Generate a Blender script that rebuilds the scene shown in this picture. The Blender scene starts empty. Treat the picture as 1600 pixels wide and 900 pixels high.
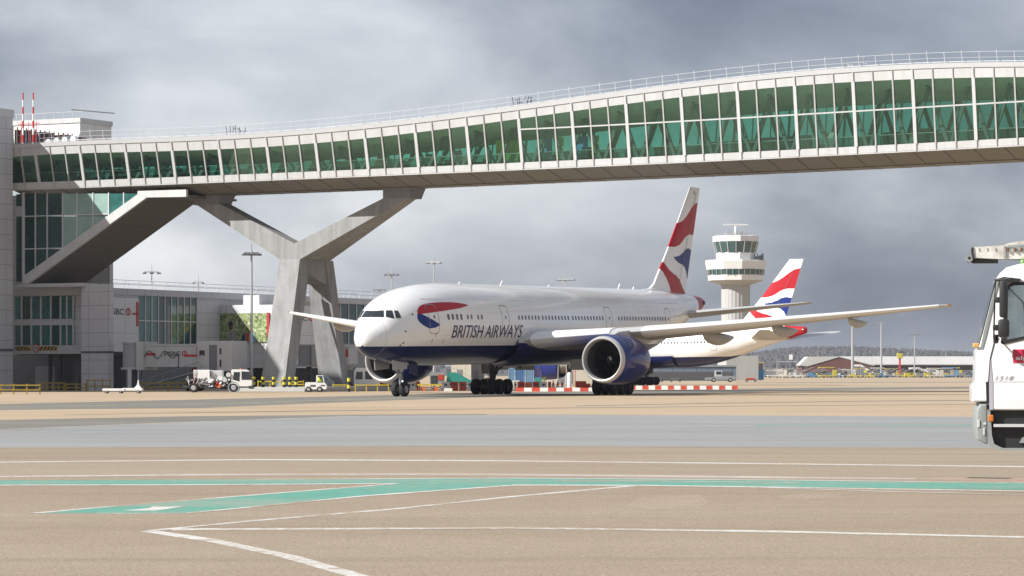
import bpy, bmesh, math, random
import numpy as np
from mathutils import Vector, Matrix
from mathutils.bvhtree import BVHTree
R = math.radians
random.seed(7)
sc = bpy.context.scene
C = sc.collection

# ------------------------------------------------------------------ camera
F = 4758.0; CH = 1.66; HY = 584.6          # focal length in photo pixels, eye height, horizon row
cd = bpy.data.cameras.new('camera'); cam = bpy.data.objects.new('camera', cd); C.objects.link(cam)
cam.location = (0, 0, CH); cam.rotation_euler = (R(90), 0, 0)
cd.sensor_width = 36; cd.lens = F/1600*36; cd.shift_y = (HY-450)/1600
cd.clip_start = .5; cd.clip_end = 20000
sc.camera = cam

# ------------------------------------------------------------------ light
SUN_AZ = 24.0      # how far the sun stands towards the camera from the picture's left
SUN_EL = 34.5
sdir = Vector((-math.cos(R(SUN_AZ))*math.cos(R(SUN_EL)), -math.sin(R(SUN_AZ))*math.cos(R(SUN_EL)), math.sin(R(SUN_EL))))
ld = bpy.data.lights.new('sun', 'SUN'); ld.energy = 4.5; ld.angle = R(.55); ld.color = (1.0, .98, .94)
sun = bpy.data.objects.new('sun', ld); C.objects.link(sun)
sun.rotation_euler = (-sdir).to_track_quat('-Z', 'Y').to_euler()
w = bpy.data.worlds.new('World'); sc.world = w; w.use_nodes = True
nt = w.node_tree; nt.nodes.clear()
def N(t, **k):
    n = nt.nodes.new(t)
    for a, b in k.items(): setattr(n, a, b)
    return n
L = lambda a, b: nt.links.new(a, b)
out = N('ShaderNodeOutputWorld'); bg = N('ShaderNodeBackground'); bg.inputs[1].default_value = .1
sky = N('ShaderNodeTexSky', sky_type='NISHITA', sun_disc=False)
sky.sun_elevation = R(SUN_EL); sky.sun_rotation = math.atan2(sdir.x, sdir.y)
sky.air_density = 1.0; sky.dust_density = 1.5
tc = N('ShaderNodeTexCoord'); sep = N('ShaderNodeSeparateXYZ'); L(tc.outputs['Generated'], sep.inputs[0])
def M(op, a, b=None, clamp=False):
    n = N('ShaderNodeMath', operation=op); n.use_clamp = clamp
    for i, v in enumerate((a, b)):
        if v is None: continue
        if isinstance(v, (int, float)): n.inputs[i].default_value = v
        else: L(v, n.inputs[i])
    return n.outputs[0]
# big soft cloud sheets, stretched sideways
mp = N('ShaderNodeMapping'); mp.inputs['Scale'].default_value = (1, 1, 2.1); mp.inputs['Location'].default_value = (.31, .12, .05)
L(tc.outputs['Generated'], mp.inputs[0])
n1 = N('ShaderNodeTexNoise'); n1.inputs['Scale'].default_value = 9; n1.inputs['Detail'].default_value = 8; n1.inputs['Roughness'].default_value = .52; n1.inputs['Distortion'].default_value = .3
n2 = N('ShaderNodeTexNoise'); n2.inputs['Scale'].default_value = 30; n2.inputs['Detail'].default_value = 6; n2.inputs['Roughness'].default_value = .6
L(mp.outputs[0], n1.inputs[0]); L(mp.outputs[0], n2.inputs[0])
# the break in the cloud stands to the left of the view: brighter there, heavy slate cloud to the right and overhead
az = M('DIVIDE', sep.outputs[0], M('MAXIMUM', sep.outputs[1], .05))      # -0.17 .. 0.17 across the view
el = sep.outputs[2]
def gauss(x, c, s):
    d = M('DIVIDE', M('SUBTRACT', x, c), s)
    return M('EXPONENT', M('MULTIPLY', M('MULTIPLY', d, d), -1.0))
gap = M('MULTIPLY', gauss(az, -.09, .10), gauss(el, .062, .06))
gap2 = M('MULTIPLY', gauss(az, .02, .07), gauss(el, .055, .02))
dark = M('MULTIPLY', gauss(az, .16, .09), gauss(el, .02, .022))
dark2 = M('MULTIPLY', gauss(az, .06, .07), gauss(el, .118, .022))
val = M('ADD', .40, M('MULTIPLY', M('SUBTRACT', n1.outputs[0], .5), 1.45))
val = M('ADD', val, M('MULTIPLY', M('SUBTRACT', n2.outputs[0], .5), .12))
val = M('ADD', val, M('MULTIPLY', gap, .42)); val = M('ADD', val, M('MULTIPLY', gap2, .16))
val = M('SUBTRACT', val, M('MULTIPLY', dark, .34)); val = M('SUBTRACT', val, M('MULTIPLY', dark2, .26), True)
cr = N('ShaderNodeValToRGB')
e = cr.color_ramp.elements
e[0].position = 0; e[0].color = (.135, .156, .215, 1)
e[1].position = 1; e[1].color = (.80, .815, .84, 1)
for p, c in ((.25, (.225, .250, .315, 1)), (.5, (.38, .405, .465, 1)), (.75, (.56, .585, .635, 1))):
    x = e.new(p); x.color = c
L(val, cr.inputs[0])
CLOUD_GAIN = 7.6
cg = N('ShaderNodeMix', data_type='RGBA', blend_type='MULTIPLY'); cg.inputs[0].default_value = 1
L(cr.outputs[0], cg.inputs[6]); cg.inputs[7].default_value = (CLOUD_GAIN,)*3+(1,)
mx = N('ShaderNodeMix', data_type='RGBA'); mx.inputs[0].default_value = .88
L(sky.outputs[0], mx.inputs[6]); L(cg.outputs[2], mx.inputs[7])
L(mx.outputs[2], bg.inputs[0]); L(bg.outputs[0], out.inputs[0])
sc.view_settings.view_transform = 'Standard'; sc.view_settings.look = 'None'
sc.view_settings.exposure = .62; sc.view_settings.gamma = 1
sc.cycles.max_bounces = 8; sc.cycles.transparent_max_bounces = 16
sc.cycles.use_denoising = True
sc.cycles.caustics_reflective = False; sc.cycles.caustics_refractive = False

# ------------------------------------------------------------------ materials
MAT = {}
def mat(name, col, rough=.6, metal=0, var=.12, scale=2.0, bump=0, spec=.5, coat=0, emit=None, stretch=(1, 1, 1), fine=0, tint=None):
    """plain surface with its own uneven colour; col is a real base colour"""
    if name in MAT: return MAT[name]
    m = bpy.data.materials.new(name); m.use_nodes = True; MAT[name] = m
    t = m.node_tree; b = t.nodes['Principled BSDF']
    b.inputs['Roughness'].default_value = rough; b.inputs['Metallic'].default_value = metal
    b.inputs['Specular IOR Level'].default_value = spec; b.inputs['Coat Weight'].default_value = coat; b.inputs['Coat Roughness'].default_value = .08
    co = t.nodes.new('ShaderNodeTexCoord'); mp = t.nodes.new('ShaderNodeMapping'); mp.inputs['Scale'].default_value = stretch
    t.links.new(co.outputs['Object'], mp.inputs[0])
    n = t.nodes.new('ShaderNodeTexNoise'); n.inputs['Scale'].default_value = scale; n.inputs['Detail'].default_value = 6; n.inputs['Roughness'].default_value = .62
    t.links.new(mp.outputs[0], n.inputs[0])
    r = t.nodes.new('ShaderNodeValToRGB'); r.color_ramp.elements[0].position = .3; r.color_ramp.elements[1].position = .7
    c2 = tint or col
    r.color_ramp.elements[0].color = tuple(max(0, c*(1-var)) for c in col)+(1,)
    r.color_ramp.elements[1].color = tuple(min(1, c*(1+var)) for c in c2)+(1,)
    t.links.new(n.outputs[0], r.inputs[0])
    src = r.outputs[0]
    if fine:
        f = t.nodes.new('ShaderNodeTexNoise'); f.inputs['Scale'].default_value = scale*14; f.inputs['Detail'].default_value = 4
        t.links.new(mp.outputs[0], f.inputs[0])
        fr = t.nodes.new('ShaderNodeValToRGB'); fr.color_ramp.elements[0].position = .35; fr.color_ramp.elements[1].position = .65
        fr.color_ramp.elements[0].color = (1-fine,)*3+(1,); fr.color_ramp.elements[1].color = (1, 1, 1, 1)
        t.links.new(f.outputs[0], fr.inputs[0])
        mm = t.nodes.new('ShaderNodeMix'); mm.data_type = 'RGBA'; mm.blend_type = 'MULTIPLY'; mm.inputs[0].default_value = 1
        t.links.new(src, mm.inputs[6]); t.links.new(fr.outputs[0], mm.inputs[7]); src = mm.outputs[2]
    t.links.new(src, b.inputs['Base Color'])
    if bump:
        bp = t.nodes.new('ShaderNodeBump'); bp.inputs['Strength'].default_value = bump; bp.inputs['Distance'].default_value = .05
        t.links.new(n.outputs[0], bp.inputs['Height']); t.links.new(bp.outputs[0], b.inputs['Normal'])
    if emit:
        b.inputs['Emission Color'].default_value = emit+(1,); b.inputs['Emission Strength'].default_value = 1
    return m

def clear_glass(name, tint, gloss=.14, rough=.03):
    m = bpy.data.materials.new(name); m.use_nodes = True; MAT[name] = m
    t = m.node_tree; t.nodes.clear()
    o = t.nodes.new('ShaderNodeOutputMaterial'); tr = t.nodes.new('ShaderNodeBsdfTransparent'); gl = t.nodes.new('ShaderNodeBsdfGlossy')
    co = t.nodes.new('ShaderNodeTexCoord'); n = t.nodes.new('ShaderNodeTexNoise'); n.inputs['Scale'].default_value = .6
    t.links.new(co.outputs['Object'], n.inputs[0])
    r = t.nodes.new('ShaderNodeValToRGB')
    r.color_ramp.elements[0].position = .3; r.color_ramp.elements[1].position = .7
    r.color_ramp.elements[0].color = tuple(c*.85 for c in tint)+(1,); r.color_ramp.elements[1].color = tuple(tint)+(1,)
    t.links.new(n.outputs[0], r.inputs[0]); t.links.new(r.outputs[0], tr.inputs[0])
    gl.inputs['Roughness'].default_value = rough; gl.inputs['Color'].default_value = (.55, .95, .8, 1)
    fz = t.nodes.new('ShaderNodeLayerWeight'); fz.inputs[0].default_value = .25
    ad = t.nodes.new('ShaderNodeMath'); ad.operation = 'MULTIPLY_ADD'; ad.inputs[1].default_value = .5; ad.inputs[2].default_value = gloss
    t.links.new(fz.outputs['Fresnel'], ad.inputs[0])
    mx = t.nodes.new('ShaderNodeMixShader'); t.links.new(ad.outputs[0], mx.inputs[0]); t.links.new(tr.outputs[0], mx.inputs[1]); t.links.new(gl.outputs[0], mx.inputs[2])
    t.links.new(mx.outputs[0], o.inputs[0])
    return m

def panel_mat(name, col, pw, ph, joint=.03, jcol=(.12, .12, .13), rough=.45, var=.05, metal=0, vert=True, jz=True):
    """cladding in panels: joints from the object's own coordinates (x or y sideways, z up)"""
    m = mat(name, col, rough, metal, var, .35, fine=.06)
    t = m.node_tree; b = t.nodes['Principled BSDF']; src = b.inputs['Base Color'].links[0].from_socket
    co = t.nodes.new('ShaderNodeTexCoord'); sp = t.nodes.new('ShaderNodeSeparateXYZ'); t.links.new(co.outputs['Object'], sp.inputs[0])
    def mth(op, a, b2):
        n = t.nodes.new('ShaderNodeMath'); n.operation = op
        for i, v in enumerate((a, b2)):
            if isinstance(v, (int, float)): n.inputs[i].default_value = v
            else: t.links.new(v, n.inputs[i])
        return n.outputs[0]
    def line(x, p, wd):
        return mth('LESS_THAN', mth('FRACT', mth('DIVIDE', mth('ADD', x, 1000.013), p), 0), wd/p)
    hx = line(mth('ADD', sp.outputs[0], sp.outputs[1]), pw, joint)
    f = hx
    if jz: f = mth('MAXIMUM', hx, line(sp.outputs[2], ph, joint))
    mm = t.nodes.new('ShaderNodeMix'); mm.data_type = 'RGBA'
    t.links.new(f, mm.inputs[0]); t.links.new(src, mm.inputs[6]); mm.inputs[7].default_value = jcol+(1,)
    t.links.new(mm.outputs[2], b.inputs['Base Color'])
    return m

# ------------------------------------------------------------------ mesh building
class MB:
    def __init__(s): s.v = []; s.f = []; s.m = []; s.k = 0; s.sm = []
    def mi(s, k): s.k = k; return s
    def add(s, vs, fs, smooth=False):
        n = len(s.v); s.v += [tuple(v) for v in vs]
        for f in fs: s.f.append([i+n for i in f]); s.m.append(s.k); s.sm.append(smooth)
        return s
    def box(s, x0, x1, y0, y1, z0, z1):
        x0, x1 = sorted((x0, x1)); y0, y1 = sorted((y0, y1)); z0, z1 = sorted((z0, z1))
        vs = [(x, y, z) for z in (z0, z1) for y in (y0, y1) for x in (x0, x1)]
        return s.add(vs, [(0, 2, 3, 1), (4, 5, 7, 6), (0, 1, 5, 4), (2, 6, 7, 3), (0, 4, 6, 2), (1, 3, 7, 5)])
    def bbox(s, x0, x1, y0, y1, z0, z1, r=.05):
        """box with bevelled edges"""
        bm = bmesh.new(); bmesh.ops.create_cube(bm, size=1)
        for v in bm.verts: v.co = Vector(((x0+x1)/2+v.co.x*(x1-x0), (y0+y1)/2+v.co.y*(y1-y0), (z0+z1)/2+v.co.z*(z1-z0)))
        bmesh.ops.bevel(bm, geom=bm.edges[:]+bm.verts[:], offset=r, segments=2, affect='EDGES', profile=.5)
        return s.from_bm(bm)
    def from_bm(s, bm, smooth=False):
        bm.verts.ensure_lookup_table(); bm.verts.index_update()
        s.add([v.co[:] for v in bm.verts], [[v.index for v in f.verts] for f in bm.faces], smooth); bm.free(); return s
    def prism(s, prof, axis, a, b):
        """closed 2D outline swept along an axis; prof gives the other two coordinates in order"""
        n = len(prof)
        def P(p, t):
            if axis == 'x': return (t, p[0], p[1])
            if axis == 'y': return (p[0], t, p[1])
            return (p[0], p[1], t)
        vs = [P(p, a) for p in prof]+[P(p, b) for p in prof]
        fs = [list(range(n))[::-1], list(range(n, 2*n))]+[(i, (i+1) % n, n+(i+1) % n, n+i) for i in range(n)]
        return s.add(vs, fs)
    def tube(s, pts, r, n=8, cap=True):
        pts = [Vector(p) for p in pts]; rs = r if isinstance(r, (list, tuple)) else [r]*len(pts)
        vs = []
        for i, p in enumerate(pts):
            d = (pts[min(i+1, len(pts)-1)]-pts[max(i-1, 0)])
            d = d.normalized() if d.length > 1e-9 else Vector((0, 0, 1))
            a = d.cross(Vector((0, 0, 1)))
            if a.length < .05: a = d.cross(Vector((1, 0, 0)))
            a.normalize(); b = d.cross(a)
            for k in range(n):
                t = 2*math.pi*k/n; vs.append(tuple(p+(a*math.cos(t)+b*math.sin(t))*rs[i]))
        fs = [(i*n+k, i*n+(k+1) % n, (i+1)*n+(k+1) % n, (i+1)*n+k) for i in range(len(pts)-1) for k in range(n)]
        if cap: fs += [list(range(n))[::-1], [(len(pts)-1)*n+k for k in range(n)]]
        return s.add(vs, fs, n > 6)
    def bar(s, a, b, w, h):
        """square bar between two points, w sideways, h upwards"""
        a = Vector(a); b = Vector(b); d = (b-a).normalized()
        q = d.cross(Vector((0, 0, 1)))
        if q.length < .01: q = Vector((1, 0, 0))
        q.normalize(); u = q.cross(d)
        vs = [tuple(p+q*x*w/2+u*y*h/2) for p in (a, b) for x, y in ((-1, -1), (1, -1), (1, 1), (-1, 1))]
        return s.add(vs, [(3, 2, 1, 0), (4, 5, 6, 7), (0, 1, 5, 4), (1, 2, 6, 5), (2, 3, 7, 6), (3, 0, 4, 7)])
    def lathe(s, prof, axis='z', n=24, o=(0, 0, 0)):
        """prof: (radius, height along axis)"""
        vs = []
        for r, h in prof:
            for k in range(n):
                t = 2*math.pi*(k+.5)/n; c, d = r*math.cos(t), r*math.sin(t)
                p = {'z': (c, d, h), 'x': (h, c, d), 'y': (d, h, c)}[axis]
                vs.append((p[0]+o[0], p[1]+o[1], p[2]+o[2]))
        fs = [(i*n+k, i*n+(k+1) % n, (i+1)*n+(k+1) % n, (i+1)*n+k) for i in range(len(prof)-1) for k in range(n)]
        return s.add(vs, fs, True)
    def disc(s, r, h, axis='z', n=24, o=(0, 0, 0), flip=False):
        vs = []
        for k in range(n):
            t = 2*math.pi*(k+.5)/n; c, d = r*math.cos(t), r*math.sin(t)
            p = {'z': (c, d, h), 'x': (h, c, d), 'y': (d, h, c)}[axis]
            vs.append((p[0]+o[0], p[1]+o[1], p[2]+o[2]))
        f = list(range(n)); return s.add(vs, [f[::-1] if flip else f])
    def build(s, name, mats, parent=None, off=(0, 0, 0), loc=None, rotz=0, sharp=40):
        me = bpy.data.meshes.new(name)
        me.from_pydata([(v[0]-off[0], v[1]-off[1], v[2]-off[2]) for v in s.v], [], s.f)
        if not isinstance(mats, (list, tuple)): mats = [mats]
        for m in mats: me.materials.append(m)
        me.polygons.foreach_set('material_index', s.m); me.polygons.foreach_set('use_smooth', s.sm)
        me.validate(); me.update()
        bm = bmesh.new(); bm.from_mesh(me)
        try: bmesh.ops.recalc_face_normals(bm, faces=bm.faces[:])
        except Exception: pass
        for ed in bm.edges:
            if len(ed.link_faces) == 2 and ed.calc_face_angle(0) > R(sharp): ed.smooth = False
        bm.to_mesh(me); bm.free()
        o = bpy.data.objects.new(name, me); C.objects.link(o)
        if parent: o.parent = parent
        if loc is not None: o.location = loc
        o.rotation_euler = (0, 0, rotz)
        return o

def tag(o, label, cat, group=None):
    o['label'] = label; o['category'] = cat
    if group: o['group'] = group
    return o
def thing(name, label, cat, loc=(0, 0, 0), rotz=0, group=None):
    o = bpy.data.objects.new(name, None); C.objects.link(o)
    o.location = loc; o.rotation_euler = (0, 0, rotz)
    return tag(o, label, cat, group)
def copy_tree(o, parent=None):
    c = o.copy(); C.objects.link(c); c.parent = parent
    for ch in list(o.children): copy_tree(ch, c)
    return c
def setting(o, kind='structure'): o['kind'] = kind; return o
ORD = ['first', 'second', 'third', 'fourth', 'fifth', 'sixth', 'seventh', 'eighth', 'ninth', 'tenth', 'eleventh', 'twelfth', 'thirteenth', 'fourteenth', 'fifteenth', 'sixteenth', 'seventeenth', 'eighteenth', 'nineteenth', 'twentieth']
ORD += ['twenty-'+o for o in ORD[:9]]+['thirtieth']+['thirty-'+o for o in ORD[:9]]+['fortieth']+['forty-'+o for o in ORD[:9]]

# text as a flat mesh, normalised to 0..1 in both directions
def text_tris(txt, shear=0, bold=0, spacing=1.0):
    cu = bpy.data.curves.new('t', 'FONT'); cu.body = txt; cu.shear = shear; cu.offset = bold; cu.space_character = spacing; cu.resolution_u = 4
    ob = bpy.data.objects.new('t', cu); C.objects.link(ob)
    dg = bpy.context.evaluated_depsgraph_get(); me = bpy.data.meshes.new_from_object(ob.evaluated_get(dg))
    bm = bmesh.new(); bm.from_mesh(me); bmesh.ops.triangulate(bm, faces=bm.faces[:])
    bpy.data.objects.remove(ob); bpy.data.meshes.remove(me); bpy.data.curves.remove(cu)
    xs = [v.co.x for v in bm.verts]; ys = [v.co.y for v in bm.verts]
    a, b, c, d = min(xs), max(xs), min(ys), max(ys)
    for v in bm.verts: v.co = Vector(((v.co.x-a)/(b-a), (v.co.y-c)/(d-c), 0))
    return bm
def put_text(mb, txt, fn, **k):
    bm = text_tris(txt, **k)
    for v in bm.verts: v.co = Vector(fn(v.co.x, v.co.y))
    mb.from_bm(bm)
    return mb

# ------------------------------------------------------------------ measured frames
BA = R(27.64); BX0, BD0 = -42.12, 300.5       # the bridge: left end of its glazing, and its bearing
UX, UD, VX, VD = math.cos(BA), -math.sin(BA), math.sin(BA), math.cos(BA)
BAY = 5.41
def BW(s, t, z=0): return Vector((BX0+s*UX+t*VX, BD0+s*UD+t*VD, z))
def onT(px, py, t):
    a = (px-800)/F; s = (a*(BD0+t*VD)-BX0-t*VX)/(UX-a*UD); D = BD0+s*UD+t*VD
    return s, CH+(HY-py)*D/F
def onS(px, py, s):
    a = (px-800)/F; t = (a*(BD0+s*UD)-BX0-s*UX)/(VX-a*VD); D = BD0+s*UD+t*VD
    return t, CH+(HY-py)*D/F
def GD(px, py, z=0):
    D = (CH-z)*F/(py-HY); return Vector(((px-800)/F*D, D, z))
def AT(px, D, z=0): return Vector(((px-800)/F*D, D, z))
def ZA(py, D): return CH+(HY-py)*D/F
BROT = -BA
def bthing(name, label, cat, s0, t0, group=None):
    o = thing(name, label, cat, BW(s0, t0), BROT, group); o['_o'] = 0; del o['_o']
    return o
# ------------------------------------------------------------------ ground
def ground_mat(name, c1, c2, c3, rough=.85, sc_big=.02, streak=True, agg=.25, joints=None):
    m = bpy.data.materials.new(name); m.use_nodes = True; t = m.node_tree; b = t.nodes['Principled BSDF']
    b.inputs['Roughness'].default_value = rough; b.inputs['Specular IOR Level'].default_value = .3
    co = t.nodes.new('ShaderNodeTexCoord')
    def noise(scale, stretch=(1, 1, 1), det=8, ro=.6):
        mp = t.nodes.new('ShaderNodeMapping'); mp.inputs['Scale'].default_value = stretch; t.links.new(co.outputs['Object'], mp.inputs[0])
        n = t.nodes.new('ShaderNodeTexNoise'); n.inputs['Scale'].default_value = scale; n.inputs['Detail'].default_value = det; n.inputs['Roughness'].default_value = ro
        t.links.new(mp.outputs[0], n.inputs[0]); return n.outputs[0]
    def ramp(x, stops):
        r = t.nodes.new('ShaderNodeValToRGB'); el = r.color_ramp.elements
        el[0].position, el[0].color = stops[0][0], stops[0][1]+(1,); el[1].position, el[1].color = stops[-1][0], stops[-1][1]+(1,)
        for p, c in stops[1:-1]: q = el.new(p); q.color = c+(1,)
        t.links.new(x, r.inputs[0]); return r.outputs[0]
    def mix(a, b2, f=1, mode='MULTIPLY'):
        n = t.nodes.new('ShaderNodeMix'); n.data_type = 'RGBA'; n.blend_type = mode
        if isinstance(f, (int, float)): n.inputs[0].default_value = f
        else: t.links.new(f, n.inputs[0])
        for i, v in ((6, a), (7, b2)):
            if isinstance(v, tuple): n.inputs[i].default_value = v+(1,)
            else: t.links.new(v, n.inputs[i])
        return n.outputs[2]
    col = ramp(noise(.13, (.45, 1, 1)), [(.3, c1), (.5, c2), (.7, c3)])
    g = (1-agg,)*3
    fn = noise(34, (.8, 1, 1), det=5, ro=.85); col = mix(col, ramp(fn, [(.36, g), (.52, (1, 1, 1)), (.66, (1.0+agg*.6,)*3)]))
    col = mix(col, ramp(noise(120, det=3, ro=.7), [(.34, (1-agg*.8,)*3), (.62, (1.08,)*3)]))
    col = mix(col, ramp(noise(1.6, (1, 1, 1), det=7, ro=.7), [(.32, (.945, .94, .93)), (.6, (1.02, 1.015, 1.01))]))
    if streak:   # tyre and fuel marks drawn out along the way the traffic runs
        col = mix(col, ramp(noise(.45, (.045, 1.6, 1), det=6, ro=.65), [(.30, (.80, .80, .81)), (.47, (1, 1, 1))]), .8)
    if joints:
        sp = t.nodes.new('ShaderNodeSeparateXYZ'); rot = t.nodes.new('ShaderNodeMapping'); rot.inputs['Rotation'].default_value = (0, 0, R(joints[2]))
        t.links.new(co.outputs['Object'], rot.inputs[0]); t.links.new(rot.outputs[0], sp.inputs[0])
        f = None
        for ax, p in ((1, joints[1]),):
            d = t.nodes.new('ShaderNodeMath'); d.operation = 'DIVIDE'; t.links.new(sp.outputs[ax], d.inputs[0]); d.inputs[1].default_value = p
            fr = t.nodes.new('ShaderNodeMath'); fr.operation = 'FRACT'; t.links.new(d.outputs[0], fr.inputs[0])
            lt = t.nodes.new('ShaderNodeMath'); lt.operation = 'LESS_THAN'; t.links.new(fr.outputs[0], lt.inputs[0]); lt.inputs[1].default_value = .09/p
            if f is None: f = lt.outputs[0]
            else:
                q = t.nodes.new('ShaderNodeMath'); q.operation = 'MAXIMUM'; t.links.new(f, q.inputs[0]); t.links.new(lt.outputs[0], q.inputs[1]); f = q.outputs[0]
        col = mix(col, (.86, .85, .84), f, 'MULTIPLY')
    t.links.new(col, b.inputs['Base Color'])
    bp = t.nodes.new('ShaderNodeBump'); bp.inputs['Strength'].default_value = .2; bp.inputs['Distance'].default_value = .01
    t.links.new(fn, bp.inputs['Height']); t.links.new(bp.outputs[0], b.inputs['Normal'])
    return m
g_near = ground_mat('worn_brown_asphalt', (.365, .282, .202), (.400, .318, .232), (.432, .352, .262), agg=.50)
g_conc = ground_mat('tan_concrete', (.40, .305, .20), (.45, .345, .235), (.49, .385, .265), agg=.10, joints=(7.5, 6.0, 3))
g_grey = ground_mat('pale_grey_asphalt', (.265, .265, .26), (.295, .295, .29), (.325, .324, .318), agg=.14)
g_dark = ground_mat('dark_asphalt', (.175, .165, .14), (.205, .192, .165), (.235, .222, .19), agg=.12)
def sheet(name, pts, z, m, label=None):
    mb = MB(); mb.add([(p[0], p[1], z) for p in pts], [list(range(len(pts)))])
    o = mb.build(name, m); return setting(o)
def dens(pts, n=8):
    o = []
    for a, b in zip(pts, pts[1:]):
        for k in range(n): o.append((a[0]+(b[0]-a[0])*k/n, a[1]+(b[1]-a[1])*k/n))
    return o+[pts[-1]]
def strip_ground(name, top, bot, z, m):
    """band between two edges measured on the ground"""
    a = [GD(x, y) for x, y in dens(top)]; b = [GD(x, y) for x, y in dens(bot)]
    xs = np.linspace(0, 1, 60)
    def samp(q):
        q = np.array([(p.x, p.y) for p in q]); L_ = np.r_[0, np.cumsum(np.hypot(*np.diff(q, axis=0).T))]; L_ /= L_[-1]
        return np.c_[np.interp(xs, L_, q[:, 0]), np.interp(xs, L_, q[:, 1])]
    A, B = samp(a), samp(b); mb = MB(); n = len(xs)
    mb.add([(p[0], p[1], z) for p in A]+[(p[0], p[1], z) for p in B], [(i, i+1, n+i+1, n+i) for i in range(n-1)])
    return setting(mb.build(name, m))
mbg = MB(); mbg.add([(-3500, -60, 0), (3500, -60, 0), (3500, 6000, 0), (-3500, 6000, 0)], [(0, 1, 2, 3)])
setting(mbg.build('ground', g_conc))
strip_ground('apron', [(-900, 700), (0, 699.5), (800, 697), (1600, 700), (2500, 701)], [(-900, 1500), (2500, 1500)], .004, g_near)
strip_ground('road', [(-900, 694), (-300, 682), (0, 672), (430, 655), (560, 650), (800, 648), (1100, 649), (1600, 652), (2500, 655)],
             [(-900, 700.2), (0, 699.7), (800, 697.2), (1600, 700.2), (2500, 701.2)], .0052, g_grey)
strip_ground('road', [(-900, 680), (-300, 663), (0, 656.5), (300, 650.5), (560, 648), (760, 647.5)],
             [(-900, 694), (-300, 682), (0, 672), (430, 655), (560, 650), (760, 648.2)], .0058, g_dark)
strip_ground('taxiway', [(-700, 650), (0, 631.5), (300, 624.5), (620, 617), (800, 612.5), (1000, 610), (1250, 606), (1600, 603.5), (2300, 600)],
             [(-700, 672), (0, 640), (300, 638), (560, 627.5), (800, 619), (1000, 616), (1250, 610.5), (1600, 606.5), (2300, 602)], .0052, g_dark)
strip_ground('taxiway', [(900, 634), (1100, 630), (1350, 626.5), (1600, 624.5), (2000, 622)], [(900, 634.7), (1100, 630.9), (1350, 627.4), (1600, 625.4), (2000, 622.8)], .0052, g_dark)
strip_ground('taxiway', [(100, 648), (500, 641.5), (900, 637), (1300, 633), (1700, 630)], [(100, 648.6), (500, 642.2), (900, 637.7), (1300, 633.6), (1700, 630.6)], .0052, g_dark)
strip_ground('taxiway', [(1150, 597.8), (1600, 596.4), (2000, 595.6)], [(1150, 598.6), (1600, 597.2), (2000, 596.2)], .0052, g_dark)

ZF = lambda z: .004+(z-.004)*.32 if z > .004 else z
def paint_mat(name, col, under, wear=.45):
    m = bpy.data.materials.new(name); m.use_nodes = True; t = m.node_tree; b = t.nodes['Principled BSDF']
    b.inputs['Roughness'].default_value = .7; b.inputs['Specular IOR Level'].default_value = .3
    co = t.nodes.new('ShaderNodeTexCoord')
    def nz(sc_, det, st=(1, 1, 1)):
        mp = t.nodes.new('ShaderNodeMapping'); mp.inputs['Scale'].default_value = st; t.links.new(co.outputs['Object'], mp.inputs[0])
        n = t.nodes.new('ShaderNodeTexNoise'); n.inputs['Scale'].default_value = sc_; n.inputs['Detail'].default_value = det; n.inputs['Roughness'].default_value = .75
        t.links.new(mp.outputs[0], n.inputs[0]); return n.outputs[0]
    a = t.nodes.new('ShaderNodeMath'); a.operation = 'MULTIPLY_ADD'; a.inputs[1].default_value = .55
    t.links.new(nz(7, 8), a.inputs[0])
    h = t.nodes.new('ShaderNodeMath'); h.operation = 'MULTIPLY'; h.inputs[1].default_value = .45; t.links.new(nz(.5, 4, (.3, 1, 1)), h.inputs[0])
    t.links.new(h.outputs[0], a.inputs[2])
    r = t.nodes.new('ShaderNodeValToRGB'); r.color_ramp.elements[0].position = wear; r.color_ramp.elements[1].position = wear+.10
    r.color_ramp.elements[0].color = (0, 0, 0, 1); r.color_ramp.elements[1].color = (1, 1, 1, 1)
    t.links.new(a.outputs[0], r.inputs[0])
    mx = t.nodes.new('ShaderNodeMix'); mx.data_type = 'RGBA'; t.links.new(r.outputs[0], mx.inputs[0]); mx.inputs[6].default_value = under+(1,)
    cn = t.nodes.new('ShaderNodeValToRGB'); cn.color_ramp.elements[0].color = tuple(c*.85 for c in col)+(1,); cn.color_ramp.elements[1].color = tuple(min(1, c*1.08) for c in col)+(1,)
    cn.color_ramp.elements[0].position = .35; cn.color_ramp.elements[1].position = .65
    t.links.new(nz(2.2, 6), cn.inputs[0])
    sp = t.nodes.new('ShaderNodeValToRGB'); sp.color_ramp.elements[0].position = .38; sp.color_ramp.elements[1].position = .56; sp.color_ramp.elements[0].color = (.74, .74, .74, 1); sp.color_ramp.elements[1].color = (1.04, 1.04, 1.04, 1)
    t.links.new(nz(42, 5), sp.inputs[0]); ml = t.nodes.new('ShaderNodeMix'); ml.data_type = 'RGBA'; ml.blend_type = 'MULTIPLY'; ml.inputs[0].default_value = 1
    t.links.new(cn.outputs[0], ml.inputs[6]); t.links.new(sp.outputs[0], ml.inputs[7]); t.links.new(ml.outputs[2], mx.inputs[7]); t.links.new(mx.outputs[2], b.inputs['Base Color'])
    return m
UN = (.385, .305, .225)
white_p = paint_mat('white_road_paint', (.70, .68, .63), UN, .43)
faded_p = paint_mat('faded_white_paint', (.62, .58, .54), (.40, .31, .24), .44)
green_p = paint_mat('green_road_paint', (.130, .36, .275), (.26, .33, .26), .42)
red_p = paint_mat('faded_red_paint', (.42, .17, .12), UN, .50)
pale_p = ground_mat('repair_patch', (.405, .318, .234), (.43, .345, .256), (.45, .37, .278), agg=.50)
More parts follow.
